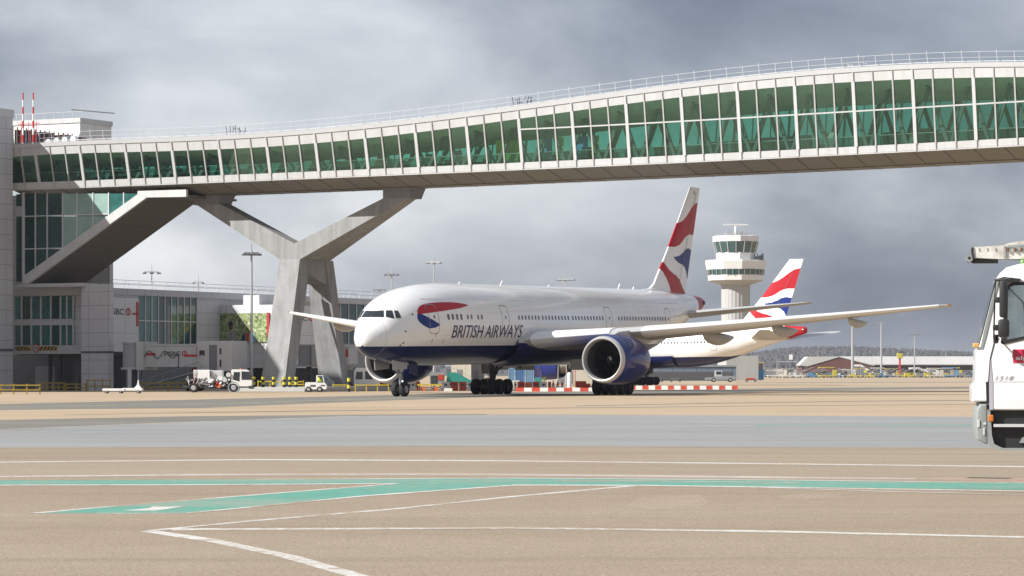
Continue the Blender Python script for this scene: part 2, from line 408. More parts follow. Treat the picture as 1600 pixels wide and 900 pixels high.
def marking(pts, z, m, n=4):
    q = [GD(x, y) for x, y in dens(list(pts)+[pts[0]], n)[:-1]]
    mb = MB(); bm = bmesh.new(); vs = [bm.verts.new((p.x, p.y, ZF(z))) for p in q]; f = bm.faces.new(vs); bmesh.ops.triangulate(bm, faces=[f]); mb.from_bm(bm)
    return setting(mb.build('road_marking', m))
def line(pts, wpx, z, m, jit=0):
    """painted line whose half width is given in photo rows at each point, laid on the ground"""
    pts = dens(pts, 10); wp = wpx if isinstance(wpx, (list, tuple)) else [wpx, wpx]
    mb = MB(); vs = []
    q = [GD(x, y) for x, y in pts]
    wm = [(GD(p[0], p[1]-(wp[0]+(wp[1]-wp[0])*i/(len(pts)-1))/2).y-GD(p[0], p[1]+(wp[0]+(wp[1]-wp[0])*i/(len(pts)-1))/2).y) for i, p in enumerate(pts)]
    for i, p in enumerate(q):
        d = (q[min(i+1, len(q)-1)]-q[max(i-1, 0)]); d.z = 0; d.normalize(); nrm = Vector((-d.y, d.x, 0))
        hw = wm[i]*.43*max(.35, abs(nrm.y))*(1+.05*math.sin(i*1.7+pts[0][1])*math.sin(i*.61)); vs += [tuple(p+nrm*hw+Vector((0, 0, ZF(z)))), tuple(p-nrm*hw+Vector((0, 0, ZF(z))))]
    mb.add(vs, [(2*i, 2*i+1, 2*i+3, 2*i+2) for i in range(len(q)-1)])
    return setting(mb.build('road_marking', m))
marking([(-300, 752), (0, 751), (400, 749.5), (800, 747.8), (1200, 751), (1600, 755), (2200, 762), (2200, 774), (1600, 766), (1200, 761), (1000, 758), (800, 758.5), (570, 775), (297, 802), (60, 802.5), (160, 792.5), (622, 756), (300, 757.5), (0, 758), (-300, 759)], .009, green_p)
line([(-200, 759), (0, 758.6), (300, 758), (622, 756)], 1.5, .013, white_p)
line([(50, 803), (160, 793), (622, 756)], [2.6, 1.4], .0135, white_p)
line([(150, 803), (297, 803)], 1.2, .014, faded_p)
line([(290, 803), (570, 775.5), (800, 759)], [2.4, 1.8], .0145, white_p)
line([(800, 758.6), (1000, 759), (1250, 762.5), (1600, 768), (2000, 775)], 1.9, .015, white_p)
line([(1180, 762), (1400, 769), (1600, 773.5), (2000, 782)], 1.3, .0155, faded_p)
line([(400, 749.5), (800, 747.5), (1200, 750.5), (1600, 754.8), (2000, 759)], 1.2, .013, faded_p)
line([(870, 751), (1040, 752.5), (1250, 755)], 1.1, .0165, faded_p)
line([(-300, 724), (0, 722.5), (400, 718.5), (800, 720.5), (1300, 726), (1600, 729.5), (2000, 734)], 1.9, .009, white_p)
line([(-300, 747), (0, 745), (400, 741.3), (700, 741), (1000, 744), (1430, 748.5)], 3.0, .009, faded_p)
line([(0, 742.5), (300, 740.5), (700, 739.6), (1150, 743.6)], 1.2, .010, red_p)
line([(233, 830), (400, 814), (620, 795.5), (800, 776.5), (1000, 758.5)], [3.2, 1.9], .010, white_p)
line([(268, 828), (500, 827), (800, 825.5), (1200, 831), (1600, 840), (2000, 850)], [3.4, 3.0], .0105, white_p)
line([(232, 830.5), (330, 845), (450, 870), (555, 900), (700, 943)], [4.5, 9], .011, white_p)
marking([(190, 798.5), (232, 795), (242, 791.5), (262, 792.5), (295, 791), (262, 796), (240, 799)], .0155, white_p, 2)
line([(-100, 674), (0, 671.5), (240, 662), (430, 655), (560, 650.5)], .8, .016, faded_p)
line([(1180, 664.8), (1530, 665.2), (1900, 666)], 1.3, .013, green_p)
line([(0, 636), (330, 631), (600, 623), (760, 618)], .9, .013, paint_mat('yellow_paint', (.50, .45, .22), (.21, .2, .17), .48))
marking([(1432, 748), (1480, 746), (1600, 747.5), (1900, 752), (1900, 757), (1600, 753.5), (1500, 751.5)], .0065, red_p)
line([(1512, 747), (1580, 748)], 1.6, .0125, mat('rubber_black', (.03, .03, .03), .8))
marking([(975, 792), (1000, 778), (1090, 773), (1108, 783), (1095, 794), (1010, 797)], .0065, pale_p)
marking([(1210, 777), (1240, 772), (1330, 770), (1300, 777), (1240, 782)], .0065, pale_p)

crk = paint_mat('sealed_crack', (.20, .165, .135), (.38, .30, .225), .52)
for pts, wv in (
                ([(0, 708), (500, 707), (1100, 708), (1600, 710)], .6), ([(380, 687), (470, 684.5), (520, 684)], .7), ([(1180, 682), (1400, 680), (1560, 677)], .5), ([(0, 700), (700, 697.5), (1600, 700.5)], 1.0)):
    line(pts, wv, .0130, crk)
tyre_w = paint_mat('tyre_mark', (.262, .26, .25), (.295, .29, .282), .50)
for pts, wv in (([(500, 665), (1000, 663), (1600, 661)], 1.3), ([(0, 679), (500, 675), (900, 674)], 1.2), ([(300, 689), (700, 686), (1600, 689)], 1.8)):
    line(pts, wv, .0125, tyre_w)
# ------------------------------------------------------------------ shared building materials
white_panel = mat('white_cladding', (.57, .575, .575), .42, 0, .04, .3, fine=.05)
grey_panel = mat('grey_cladding', (.52, .52, .53), .45, 0, .05, .3, fine=.05)
alu = mat('pale_metal', (.60, .60, .60), .42, .2, .05, 1)
steel = mat('galvanised_steel', (.48, .49, .50), .45, .5, .1, 2)
dark_steel = mat('dark_steel', (.07, .075, .08), .5, .3, .2, 2)
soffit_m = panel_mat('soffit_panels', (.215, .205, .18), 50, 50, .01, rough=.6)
black = mat('black_rubber', (.018, .018, .02), .75, 0, .2, 3)
joint_m = mat('joint_shadow_gap', (.10, .10, .105), .7)
glass_v = [clear_glass('green_bridge_glass', c, g) for c, g in (((.50, .73, .64), .09), ((.46, .69, .61), .11), ((.53, .75, .66), .08), ((.47, .68, .62), .13))]
teal_dark = mat('dark_green_glass', (.012, .05, .045), .06, 0, .5, .4, spec=.9)
teal_mid = mat('green_glass', (.03, .13, .115), .07, 0, .45, .5, spec=.9)
teal_lit = mat('painted_sun_glass', (.27, .40, .36), .12, 0, .15, .6, spec=.8)  # pale tone paints sunlight onto panes of the escalator link
conc = panel_mat('board_marked_concrete', (.30, .303, .302), 60, 2.45, .05, (.29, .285, .275), rough=.82, var=.11)
def streaks(m, lo=.8):
    t = m.node_tree; b = t.nodes['Principled BSDF']; src = b.inputs['Base Color'].links[0].from_socket
    co = t.nodes.new('ShaderNodeTexCoord'); mp = t.nodes.new('ShaderNodeMapping'); mp.inputs['Scale'].default_value = (1.3, 1.3, .12); t.links.new(co.outputs['Object'], mp.inputs[0])
    n = t.nodes.new('ShaderNodeTexNoise'); n.inputs['Scale'].default_value = 1.4; n.inputs['Detail'].default_value = 7; t.links.new(mp.outputs[0], n.inputs[0])
    r = t.nodes.new('ShaderNodeValToRGB'); r.color_ramp.elements[0].position = .36; r.color_ramp.elements[1].position = .58; r.color_ramp.elements[0].color = (lo, lo*.99, lo*.97, 1); r.color_ramp.elements[1].color = (1, 1, 1, 1)
    t.links.new(n.outputs[0], r.inputs[0]); mm = t.nodes.new('ShaderNodeMix'); mm.data_type = 'RGBA'; mm.blend_type = 'MULTIPLY'; mm.inputs[0].default_value = 1
    t.links.new(src, mm.inputs[6]); t.links.new(r.outputs[0], mm.inputs[7]); t.links.new(mm.outputs[2], b.inputs['Base Color'])
streaks(conc); streaks(white_panel, .93)
yellow = mat('yellow_paint_steel', (.50, .37, .02), .5, 0, .12, 2)
red = mat('red_paint_steel', (.50, .035, .03), .45, 0, .1, 2)
white_v = mat('white_vehicle_paint', (.78, .78, .77), .28, 0, .03, 1, coat=.4, fine=.04)
tyre_m = mat('tyre_rubber', (.016, .016, .017), .8, 0, .3, 4)
rim_m = mat('wheel_rim_metal', (.5, .5, .5), .4, .5, .1, 4)
win_m = mat('dark_window_glass', (.02, .025, .03), .06, 0, .3, .6, spec=.9)

# ------------------------------------------------------------------ sky bridge
P_bot = [(22,297.4),(121,294),(200,291),(299.5,286.8),(400,283.5),(499.5,278.6),(600,275.4),(699.5,270.7),(800,266.4),(899.5,262),(1000,257.4),(1099.6,253),(1200,248.2),(1300,243.6),(1400,238.7),(1499,233),(1600,228.2)]
P_keel = [(400,305.2),(499.5,302),(600,297),(699.5,292.5),(800,289.2),(897,284),(1000,280),(1099.6,276.2),(1200,271),(1300,266.4),(1400,262.5),(1600,254)]
P_gb = [(25.7,285.8),(99.5,283.4),(200,279.5),(400,271.8),(499.5,267.6),(600,263.3),(699.5,258.8),(800,254.6),(899.5,250.2),(1000,245.2),(1099.6,240.9),(1200,235.8),(1300,230.6),(1400,225.8),(1499,219.8),(1600,215.1)]
P_gt = [(20,244),(99.5,242.2),(200,237.9),(299.5,233.7),(400,229),(499.5,222.6),(600,214),(699.5,202.3),(800,188),(899.5,172.2),(1000,158.4),(1099.6,147.4),(1200,137.8),(1300,130.8),(1400,125.2),(1499,121.8),(1600,120.1)]
P_top = [(12.4,225.9),(99.5,222.3),(200,218.1),(299.5,211.9),(400,207.4),(499.5,201.4),(600,192.4),(699.5,180.2),(800,167.5),(899.5,152.4),(1000,138),(1099.6,126.2),(1200,117),(1300,108),(1400,102),(1499,98.2),(1600,96.5)]
P_tr = [(816,202.5),(899.5,198.3),(1000,193.3),(1200,181.9),(1300,176.4),(1400,170),(1600,158.5)]
def curve(pts, t, deg):
    q = [onT(x, y, t) for x, y in pts]; s = np.array([p[0] for p in q]); z = np.array([p[1] for p in q])
    k = np.polyfit((s-50)/50, z, deg); smax = s.max()
    def fn(x):
        if x > smax:   # beyond the frame the bridge levels out and carries on
            d = (x-smax); sl = (np.polyval(k, (smax-50)/50)-np.polyval(k, (smax-51)/50)); return float(np.polyval(k, (smax-50)/50)+sl*d-.5*sl/22*d*d if d < 22 else np.polyval(k, (smax-50)/50)+sl*11)
        return float(np.polyval(k, (x-50)/50))
    return fn
zb = curve(P_bot, 0, 4); zgb = curve(P_gb, -.12, 4); zgt = curve(P_gt, -.8, 5); ztp = curve(P_top, -1.05, 5); ztr = curve(P_tr, -.5, 3)
zkl = curve([(x, y) for x, y in P_keel], 6.0, 3)
S0 = onT(19.5, 290, 0)[0]; S1 = 24.4*BAY
def lean(s, z): return -1.05*(z-zb(s))/max(2, (ztp(s)-zb(s)))       # the facade leans outwards
BWID = 10.4
bridge = bthing('sky_bridge', 'long white glazed footbridge arching over the taxiway', 'bridge', 0, 0)
SS = list(np.linspace(S0, S1, 130))
mb = MB()
def surf(mb, f1, f2, ss=SS):
    vs = []
    for s in ss: vs += [f1(s), f2(s)]
    mb.add(vs, [(2*i, 2*i+1, 2*i+3, 2*i+2) for i in range(len(ss)-1)])
FP = lambda s, z, o=0: (s, lean(s, z)+o, z)                     # a point on the near facade
def BPt(s, z, o=0): return (s, BWID-lean(s, z)+o, z)
# box-like bands built as solid strips
def band(mb, zl, zh, th=.18, o=0, ss=SS, far=False):
    vs = []
    for s in ss:
        a, b = zl(s), zh(s)
        if not far: vs += [FP(s, a, o), FP(s, b, o), FP(s, b, o+th), FP(s, a, o+th)]
        else: vs += [BPt(s, a, o), BPt(s, b, o), BPt(s, b, o-th), BPt(s, a, o-th)]
    n = len(ss); fs = []
    for i in range(n-1):
        for k in range(4): fs.append((4*i+k, 4*i+(k+1) % 4, 4*i+4+(k+1) % 4, 4*i+4+k))
    fs += [(0, 1, 2, 3), (4*n-4, 4*n-3, 4*n-2, 4*n-1)]
    mb.add(vs, fs)
mb = MB(); band(mb, zgt, lambda s: ztp(s)-.42); band(mb, lambda s: zgt(s), ztp, far=True)
mb.build('upper_fascia', white_panel, bridge)
mb = MB(); band(mb, lambda s: ztp(s)-.40, ztp, .3, -.07); mb.build('roof_edge', mat('white_roof_edge', (.52, .525, .53), .4, 0, .03, 1), bridge)
mb = MB(); band(mb, lambda s: zb(s)+.12, zgb); band(mb, lambda s: zb(s)+.12, zgb, far=True); band(mb, zb, lambda s: zb(s)+.10, .3, -.05)
mb.build('lower_fascia', white_panel, bridge)
mb = MB()
surf(mb, lambda s: (s, -.9, ztp(s)-.03), lambda s: (s, BWID/2, ztp(s)+.15)); surf(mb, lambda s: (s, BWID/2, ztp(s)+.15), lambda s: (s, BWID+.9, ztp(s)-.03))
mb.build('roof', grey_panel, bridge)
mb = MB()
K1 = 3.5
keel = lambda s: zb(s)-.82
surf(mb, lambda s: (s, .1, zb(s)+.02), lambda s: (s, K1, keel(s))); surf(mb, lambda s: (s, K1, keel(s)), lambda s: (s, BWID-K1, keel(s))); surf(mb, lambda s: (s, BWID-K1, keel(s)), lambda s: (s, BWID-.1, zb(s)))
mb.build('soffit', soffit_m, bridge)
mb = MB()
s = S0+.4
while s < S1:
    mb.bar((s, .12, zb(s)), (s, K1, keel(s)-.012), .07, .03); mb.bar((s, K1, keel(s)-.012), (s, BWID-K1, keel(s)-.012), .07, .03); s += BAY*.5
for i in range(0, len(SS)-1, 2):
    a, b = SS[i], SS[min(i+2, len(SS)-1)]
    mb.bar((a, K1, keel(a)-.02), (b, K1, keel(b)-.02), .1, .05)
mb.build('soffit_joint', mat('soffit_joint', (.11, .10, .09), .8), bridge)
mb = MB(); surf(mb, lambda s: (s, .3, zb(s)+.35), lambda s: (s, BWID-.3, zb(s)+.35)); mb.build('floor_deck', mat('dark_carpet', (.16, .17, .18), .9), bridge)
mb = MB(); surf(mb, lambda s: (s, -.55, zgt(s)+.02), lambda s: (s, 3.2, zgt(s)-.55-.12*(zgt(s)-zgb(s)))); surf(mb, lambda s: (s, 3.2, zgt(s)-.55-.12*(zgt(s)-zgb(s))), lambda s: (s, BWID-2.6, zgt(s)-.55-.12*(zgt(s)-zgb(s)))); surf(mb, lambda s: (s, BWID-2.6, zgt(s)-.55-.12*(zgt(s)-zgb(s))), lambda s: (s, BWID+.5, zgt(s)+.02))
mb.build('ceiling', mat('ceiling_panels', (.85, .83, .70), .7), bridge)
# mullions and panes
KA, KB = -1, 72
pos = [(k, k*BAY/3) for k in range(KA*3-1, KB+1) if S0+.4 < k*BAY/3 < S1-.2]
for k, s in pos:
    big = k % 3 == 0; wd = .29 if big else .13
    mb = MB()
    for za, zc in ((zb(s)+.1, zgb(s)), (zgb(s), (zgb(s)+zgt(s))/2), ((zgb(s)+zgt(s))/2, zgt(s)), (zgt(s), ztp(s)-.41)):
        a = FP(s, za, -.03); b = FP(s, zc, -.03)
        mb.bar(a, b, .12 if (big and (za >= zgt(s)-.01 or za < zgb(s)-.05)) else wd*(.5 if za >= zgt(s)-.01 or za < zgb(s)-.05 else 1), .16 if big else .12)
    mb.build('mullion', alu if (big) else mat('mullion_grey', (.50, .49, .48), .4, .3, .06, 2), bridge)
edges = [S0+.15]+[p[1] for p in pos]
for a, b in zip(edges, edges[1:]):
    mb = MB(); h = .02
    vs = [FP(a+h, zgb(a), .06), FP(b-h, zgb(b), .06), FP(b-h, zgt(b), .06), FP(a+h, zgt(a), .06)]
    vs = [(x, y+random.uniform(-.02, .02), z) for x, y, z in vs]; mb.add(vs, [(0, 1, 2), (0, 2, 3)]); mb.build('window', random.choice(glass_v), bridge)
mb = MB(); surf(mb, lambda s: BPt(s, zgb(s), -.05), lambda s: BPt(s, zgt(s), -.05)); mb.build('rear_glazing', clear_glass('green_rear_glass', (.22, .70, .56), .04), bridge)
mb = MB()
for k, s in pos:
    mb.bar(BPt(s, zgb(s)), BPt(s, zgt(s)), .22 if k % 3 == 0 else .1, .12)
mb.build('rear_mullions', alu, bridge)
mb = MB(); sT = onT(815, 240, 0)[0]; st = [x for x in SS if x > sT]; st[0] = sT
band(mb, lambda s: ztr(s)-.06, lambda s: ztr(s)+.06, .14, -.09, st); mb.build('transom', alu, bridge)
mb = MB()
def rail(mb, t, dz, r=.03):
    for a, b in zip(SS, SS[1:]): mb.bar((a, t, ztp(a)+dz), (b, t, ztp(b)+dz), r*2, r*2)
rr = 19.5
s = S0+.5; i = 0
while s < S1:
    mb.bar((s, -.4, ztp(s)), (s-.12, -.4, ztp(s)+(1.15 if i % 2 == 0 else 1.0)), .04, .04); s += 1.55; i += 1
rail(mb, -.4, .5, .013); rail(mb, -.4, .98, .016); rail(mb, -.1, .2, .04)
mb.build('roof_handrail', steel, bridge); mb = MB(); rail(mb, BWID, 1.0, .02)
s = S0+1
while s < S1: mb.bar((s, BWID, ztp(s)), (s, BWID, ztp(s)+1.05), .05, .05); s += 2.7
mb.build('rear_handrail', steel, bridge)
for px in (352, 800, 1315):       # knots of safety gear on the roof line
    s, _ = onT(px, 190, -.4); mb = MB()
    for j in range(7):
        x = s+j*.32; mb.bar((x, 0, ztp(x)), (x+random.uniform(-.2, .3), -.1, ztp(x)+random.uniform(.6, 1.1)), .05, .05); mb.bar((x, 0, ztp(x)+.5), (x+.3, 0, ztp(x)+random.uniform(.2, .9)), .04, .04)
    mb.build('roof_safety_gear', dark_steel if px < 1300 else steel, bridge)
# inside: raking trusses, ceiling beams, glass balustrade, people movers and pictures
mb = MB()
k = 0; s = S0+1.0
while s < S1-3:
    for t in (1.3, BWID-1.3):
        zz = zb(s)+.4; hh = min(zgt(s)-zz-.2, 5.2)
        mb.bar((s, t, zz+hh), (s+1.75, t, zz), .26, .3); mb.bar((s+3.6, t, zz+hh), (s+1.85, t, zz), .26, .3)
    if k % 2 == 0: mb.bar((s, .6, zgt(s)-.35), (s, BWID-.6, zgt(s)-.35), .25, .4)
    s += 3.66; k += 1
mb.build('truss', mat('truss_paint', (.14, .15, .15), .5, .2), bridge)
mb = MB()
band(mb, lambda s: zgb(s)+.02, lambda s: zgb(s)+.95, .03, 1.5); mb.build('balustrade', clear_glass('balustrade_glass', (.60, .72, .70), .08), bridge)
mb = MB(); band(mb, lambda s: zgb(s)+.95, lambda s: zgb(s)+1.02, .06, 1.5); mb.build('handrail', steel, bridge)
mb = MB()
for i in range(90):
    s = random.uniform(S0+1, S1-2); t = random.uniform(2.2, 8.5); h = random.uniform(.9, 2.1); wdt = random.uniform(.3, 1.6); z0 = zb(s)+.36
    mb.mi(random.choice([0, 0, 1, 2, 3])).box(s, s+wdt, t, t+.4, z0, z0+h)
mb.mi(0).box(S0-.2, S0-.02, .0, BWID, zb(S0)+.05, zgt(S0)+.4).box(S0, onT(66, 260, 8)[0], 7.6, BWID-.2, zb(S0)+.3, zgt(S0)-.1)  # dark end wall and box added to block the sky behind the first bays
for i in range(46):
    s = S0+4+i*2.75+random.uniform(-.5, .5)
    if random.random() < .86: mb.mi(random.choice([2, 2, 0, 1, 3])).box(s, s+random.uniform(1.5, 2.7), 7.2, 7.35, zb(s)+.4, zb(s)+.4+min(2.6, (zgt(s)-zgb(s))*.42)*random.uniform(.8, 1.0))
mb.build('furniture_and_sky_block', [mat('interior_dark', (.05, .06, .07), .7), mat('interior_blue', (.08, .2, .32), .6), mat('interior_brown', (.17, .11, .07), .7), mat('interior_pale', (.42, .45, .45), .6)], bridge)
mb = MB()
for px0, px1, kk in ((775, 812, 0), (850, 862, 1), (870, 880, 0), (896, 918, 1), (925, 935, 0)):
    s, _ = onT(px0, 235, 2.0); s2, _ = onT(px1, 235, 2.0); mb.mi(kk).box(s, s2, 2.0, 2.1, zb(s)+1.0, zb(s)+3.0)
mb.build('advertising_panel', [mat('lime_panel', (.38, .50, .08), .5), mat('blue_panel', (.10, .28, .55), .5)], bridge)

# ------------------------------------------------------------------ Y shaped pylon
pyl = bthing('bridge_pylon', 'tall grey concrete pylon forking into two arms under the footbridge', 'pylon', 17*1.0, 5)
PO = (17.0, 5.0, 0)
TF = 3.9
def T(px, py, t=TF): s, z = onT(px, py, t); return (s, t, z)
WL, WR, CR = T(437, 405), T(468.6, 405), T(460, 380.5)
def arm(a, b, c, d, depths, name):
    """front outline a b c d, each corner with its own depth backwards"""
    fr = [a, b, c, d]; bk = [(p[0], p[1]+q, p[2]) for p, q in zip(fr, depths)]
    mb = MB(); mb.add(fr+bk, [(3, 2, 1, 0), (4, 5, 6, 7), (0, 1, 5, 4), (1, 2, 6, 5), (2, 3, 7, 6), (3, 0, 4, 7)])
    return mb.build(name, conc, pyl, PO)
arm(T(302.5, 317), T(341, 317), CR, WL, (2.1, 2.1, 1.7, 5.6), 'arm')
arm(CR, T(598.6, 309.8), T(640, 307.4), WR, (1.7, 1.7, 1.7, 5.6), 'arm')
mb = MB(); q = [WL, CR, WR]; mb.add(q+[(p[0], p[1]+d, p[2]) for p, d in zip(q, (5.6, 1.7, 5.6))], [(0, 1, 2), (5, 4, 3), (0, 3, 4, 1), (1, 4, 5, 2), (2, 5, 3, 0)])
mb.build('waist', conc, pyl, PO)
# grooves that show the arms as two blades
for (a, b), (c, d) in ((((352, 318), (345, 317)), ((462, 379), (459, 380))),):
    pass
for x0, x1, y0 in ((303, 355, 307), (598.5, 640, 297)):
    mb = MB()
    s0, z0 = onT(x0, y0+12, TF); s1, z1 = onT(x1 if x0 > 500 else 341, y0+12, TF)
    mb.add([(s0, TF-.02, z0-.1), (s1, TF-.02, z0-.1), (s1, TF+2.3, z0-.1), (s0, TF+2.3, z0-.1), (s0, TF-.02, keel(s0)+.12), (s1, TF-.02, keel(s1)+.12), (s1, TF+3.2, keel(s1)+.12), (s0, TF+3.2, keel(s0)+.12)],
           [(0, 3, 2, 1), (4, 5, 6, 7), (0, 1, 5, 4), (1, 2, 6, 5), (2, 3, 7, 6), (3, 0, 4, 7)])
    mb.build('arm_head', mat('dark_bearing_head', (.22, .22, .23), .7), pyl, PO)
def leg(tt, tb, th_t, th_b, sq):
    at = [(WL[0], tt), (WR[0], tt)]
    zt = WL[2]
    sb = [onT(405.5, 604, TF-3.2)[0], onT(443, 604, TF-3.2)[0]]
    mb = MB()
    vs = [(WL[0], tt, zt), (WR[0], tt, zt), (WR[0], tt+th_t, zt), (WL[0], tt+th_t, zt), (sb[0], tb, .0), (sb[1], tb, .0), (sb[1], tb+th_b, 0), (sb[0], tb+th_b, 0)]
    mb.add(vs, [(0, 1, 2, 3), (7, 6, 5, 4), (0, 4, 5, 1), (1, 5, 6, 2), (2, 6, 7, 3), (3, 7, 4, 0)])
    mb.build('leg', conc, pyl, PO)
leg(TF, TF-3.2, 2.0, 1.7, 0); leg(TF+4.75, TF+8.0, 1.5, 1.2, 1)
mb = MB(); zt = WL[2]
mb.prism([(TF+.3, zt-.002), (TF+6.1, zt-.002), (TF+6.3, zt-1.9), (TF+4.9, zt-2.3), (TF+1.4, zt-1.35)], 'x', WL[0]+.15, WR[0]-.12)
mb.build('crossbeam', conc, pyl, PO)
# plinth round the foot
s0, _ = onT(371, 610, -3.6); s1, _ = onT(476, 610, -3.6)
pl = bthing('concrete_plinth', 'low pale concrete plinth round the foot of the bridge pylon', 'plinth', s0, -3.6)
mb = MB(); mb.bbox(s0, s1, -3.6, 12.5, 0, .46, .04); mb.build('base_slab', mat('pale_concrete', (.36, .36, .345), .8, 0, .08, 1), pl, (s0, -3.6, 0))

# ------------------------------------------------------------------ terminal at the left
clad_a = panel_mat('tower_cladding', (.50, .50, .51), 3.6, 1.5, .05, (.20, .20, .21))
clad_b = panel_mat('block_cladding', (.54, .54, .555), 2.4, 1.35, .04, (.22, .22, .24))
clad_w = panel_mat('white_block_cladding', (.70, .70, .70), 2.4, 2.0, .04, (.30, .30, .32))
sA = onT(19.0, 290, -1.4)[0]
zA = onT(19, 171.5, -1.4)[1]
ta = bthing('terminal_tower', 'tall grey panelled terminal tower cut by the left edge', 'building', sA-20, -30)
o_ = (sA-20, -30, 0)
mb = MB(); mb.box(sA-20, sA, -26.5, -1.3, 0, zA-.8); mb.box(sA-26, sA+.02, -36.5, -26.51, 0, 35); mb.build('wall', clad_a, ta, o_)  # second, taller box stands out of view, added to shade the jet bridge
mb = MB(); mb.box(sA-20.2, sA+.12, -27, -1.2, zA-.8, zA); mb.build('parapet', grey_panel, ta, o_)
mb = MB(); z55 = onT(19, 549, -1.4)[1]; mb.box(sA-20, sA+.08, -26.9, -1.25, z55, z55+.25); mb.build('string_course', joint_m, ta, o_)

# gate block beneath the bridge
gb = bthing('gate_building', 'grey panelled gate building below the footbridge end with dark undercroft', 'building', sA, 3)
og = (sA, 3, 0)
TG = 3.0; sG = onT(10, 500, TG)[0]; sG2 = onT(5, 500, TG+7.6)[0]
def X(px, py=500, t=TG): return onT(px, py, t)[0]
def Z(py, px=80, t=TG): return onT(px, py, t)[1]
xr = X(127); zc = Z(553)
mb = MB()
mb.box(sG+.05, xr, TG+.3, TG+4, Z(549), Z(444))                                      # body above the undercroft
mb.build('wall', clad_b, gb, og)
mb = MB(); mb.box(sG+.02, xr+.2, TG-.15, TG+.3, Z(462), Z(443)); mb.box(sG+.02, xr-.9, TG-.35, TG+.25, Z(452.5), Z(444)); mb.box(sG+.02, X(114), TG+.05, TG+.3, Z(508), Z(498.5)); mb.box(sG+.02, xr, TG-.05, TG+.3, Z(553), Z(539.5))
mb.build('spandrel', grey_panel, gb, og)
for r0, r1 in ((463, 498), (508, 539)):
    xs = [22.5, 33.5, 48.5, 63.5, 79, 94, 104, 114]
    for i, (a, b) in enumerate(zip(xs, xs[1:])):
        mb = MB(); mb.box(X(a), X(b), TG+.12, TG+.2, Z(r1), Z(r0)); wn = mb.build('window', teal_mid if i % 3 != 1 else teal_dark, gb, og)
        mb = MB(); mb.box(X(b)-.075, X(b)+.075, TG-.0, TG+.12, Z(r1), Z(r0)); mb.build('frame', alu, wn, og)
mb = MB()
for a, b, sl in ((25, 49, 1), (62, 90, -1)):
    x0, x1 = X(a), X(b); z0, z1 = Z(547.5), Z(541.2); n = 5; wq = (x1-x0)/n; hh = z1-z0
    mb.mi(0).box(x0, x1, TG-.09, TG-.055, z0, z1)
    for i in range(n):
        p = x0+i*wq; d = -sl*hh*.7
        q = [(p+wq*.1, z0), (p+wq*.6, z0), (p+wq*.6+d, z1), (p+wq*.1+d, z1)]
        q = [(min(max(u, x0), x1), v) for u, v in q]; mb.mi(1).prism(q, 'y', TG-.12, TG-.09)
mb.build('hazard_stripe', [mat('amber_stripe', (.55, .33, .03), .5), black], gb, og)
mb = MB(); cx, cz = X(57.5), Z(544)
mb.mi(0); mb.lathe([(0, -.0), (.42, 0), (.42, .05), (0, .05)], 'y', 24, (cx, TG-.17, cz)); mb.mi(1); mb.lathe([(0, -.0), (.33, 0), (0, 0)], 'y', 24, (cx, TG-.18, cz))
mb.mi(2); put_text(mb, '4.0', lambda u, v: (cx-.2+u*.4, TG-.19, cz-.12+v*.24))
mb.build('height_limit_sign', [red, white_v, black], gb, og)
mb = MB(); z44 = Z(444, 150, 1.2); mb.box(X(127, 500, 1.2), X(171, 500, 1.2), 1.2, 1.9, 0, z44); mb.build('column_block', clad_b, gb, og); mb = MB(); mb.box(X(120, 500, 9.4), X(171.5, 500, 9.4), 9.4, 10.0, z44-2, zb(0)-.9); mb.build('column_block', clad_b, gb, og)
mb = MB(); mb.box(X(127, 500, 1.2)-.02, X(171, 500, 1.2)+.05, 1.15, 1.95, Z(552, 150), Z(549, 150)); mb.build('string_course', joint_m, gb, og)
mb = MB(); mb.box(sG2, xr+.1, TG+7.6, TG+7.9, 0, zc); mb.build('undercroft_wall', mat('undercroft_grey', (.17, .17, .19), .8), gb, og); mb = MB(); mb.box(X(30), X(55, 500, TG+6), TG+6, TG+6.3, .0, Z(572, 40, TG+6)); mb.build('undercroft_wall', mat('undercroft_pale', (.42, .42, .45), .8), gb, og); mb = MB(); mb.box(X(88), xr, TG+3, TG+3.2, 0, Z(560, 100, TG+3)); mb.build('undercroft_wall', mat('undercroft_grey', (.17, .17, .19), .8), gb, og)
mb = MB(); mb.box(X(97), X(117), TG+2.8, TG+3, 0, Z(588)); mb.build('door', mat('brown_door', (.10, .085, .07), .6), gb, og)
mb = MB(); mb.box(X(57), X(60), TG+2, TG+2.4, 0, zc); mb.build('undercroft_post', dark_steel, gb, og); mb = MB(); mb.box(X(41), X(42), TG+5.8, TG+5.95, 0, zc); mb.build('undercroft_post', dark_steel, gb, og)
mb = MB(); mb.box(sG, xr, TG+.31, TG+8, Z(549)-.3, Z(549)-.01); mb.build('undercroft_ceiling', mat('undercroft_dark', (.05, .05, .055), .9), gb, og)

mb = MB(); mb.box(sG-.5, X(40), TG+.35, TG+.6, Z(444), zb(0)-.3); mb.build('rear_wall', clad_b, gb, og)
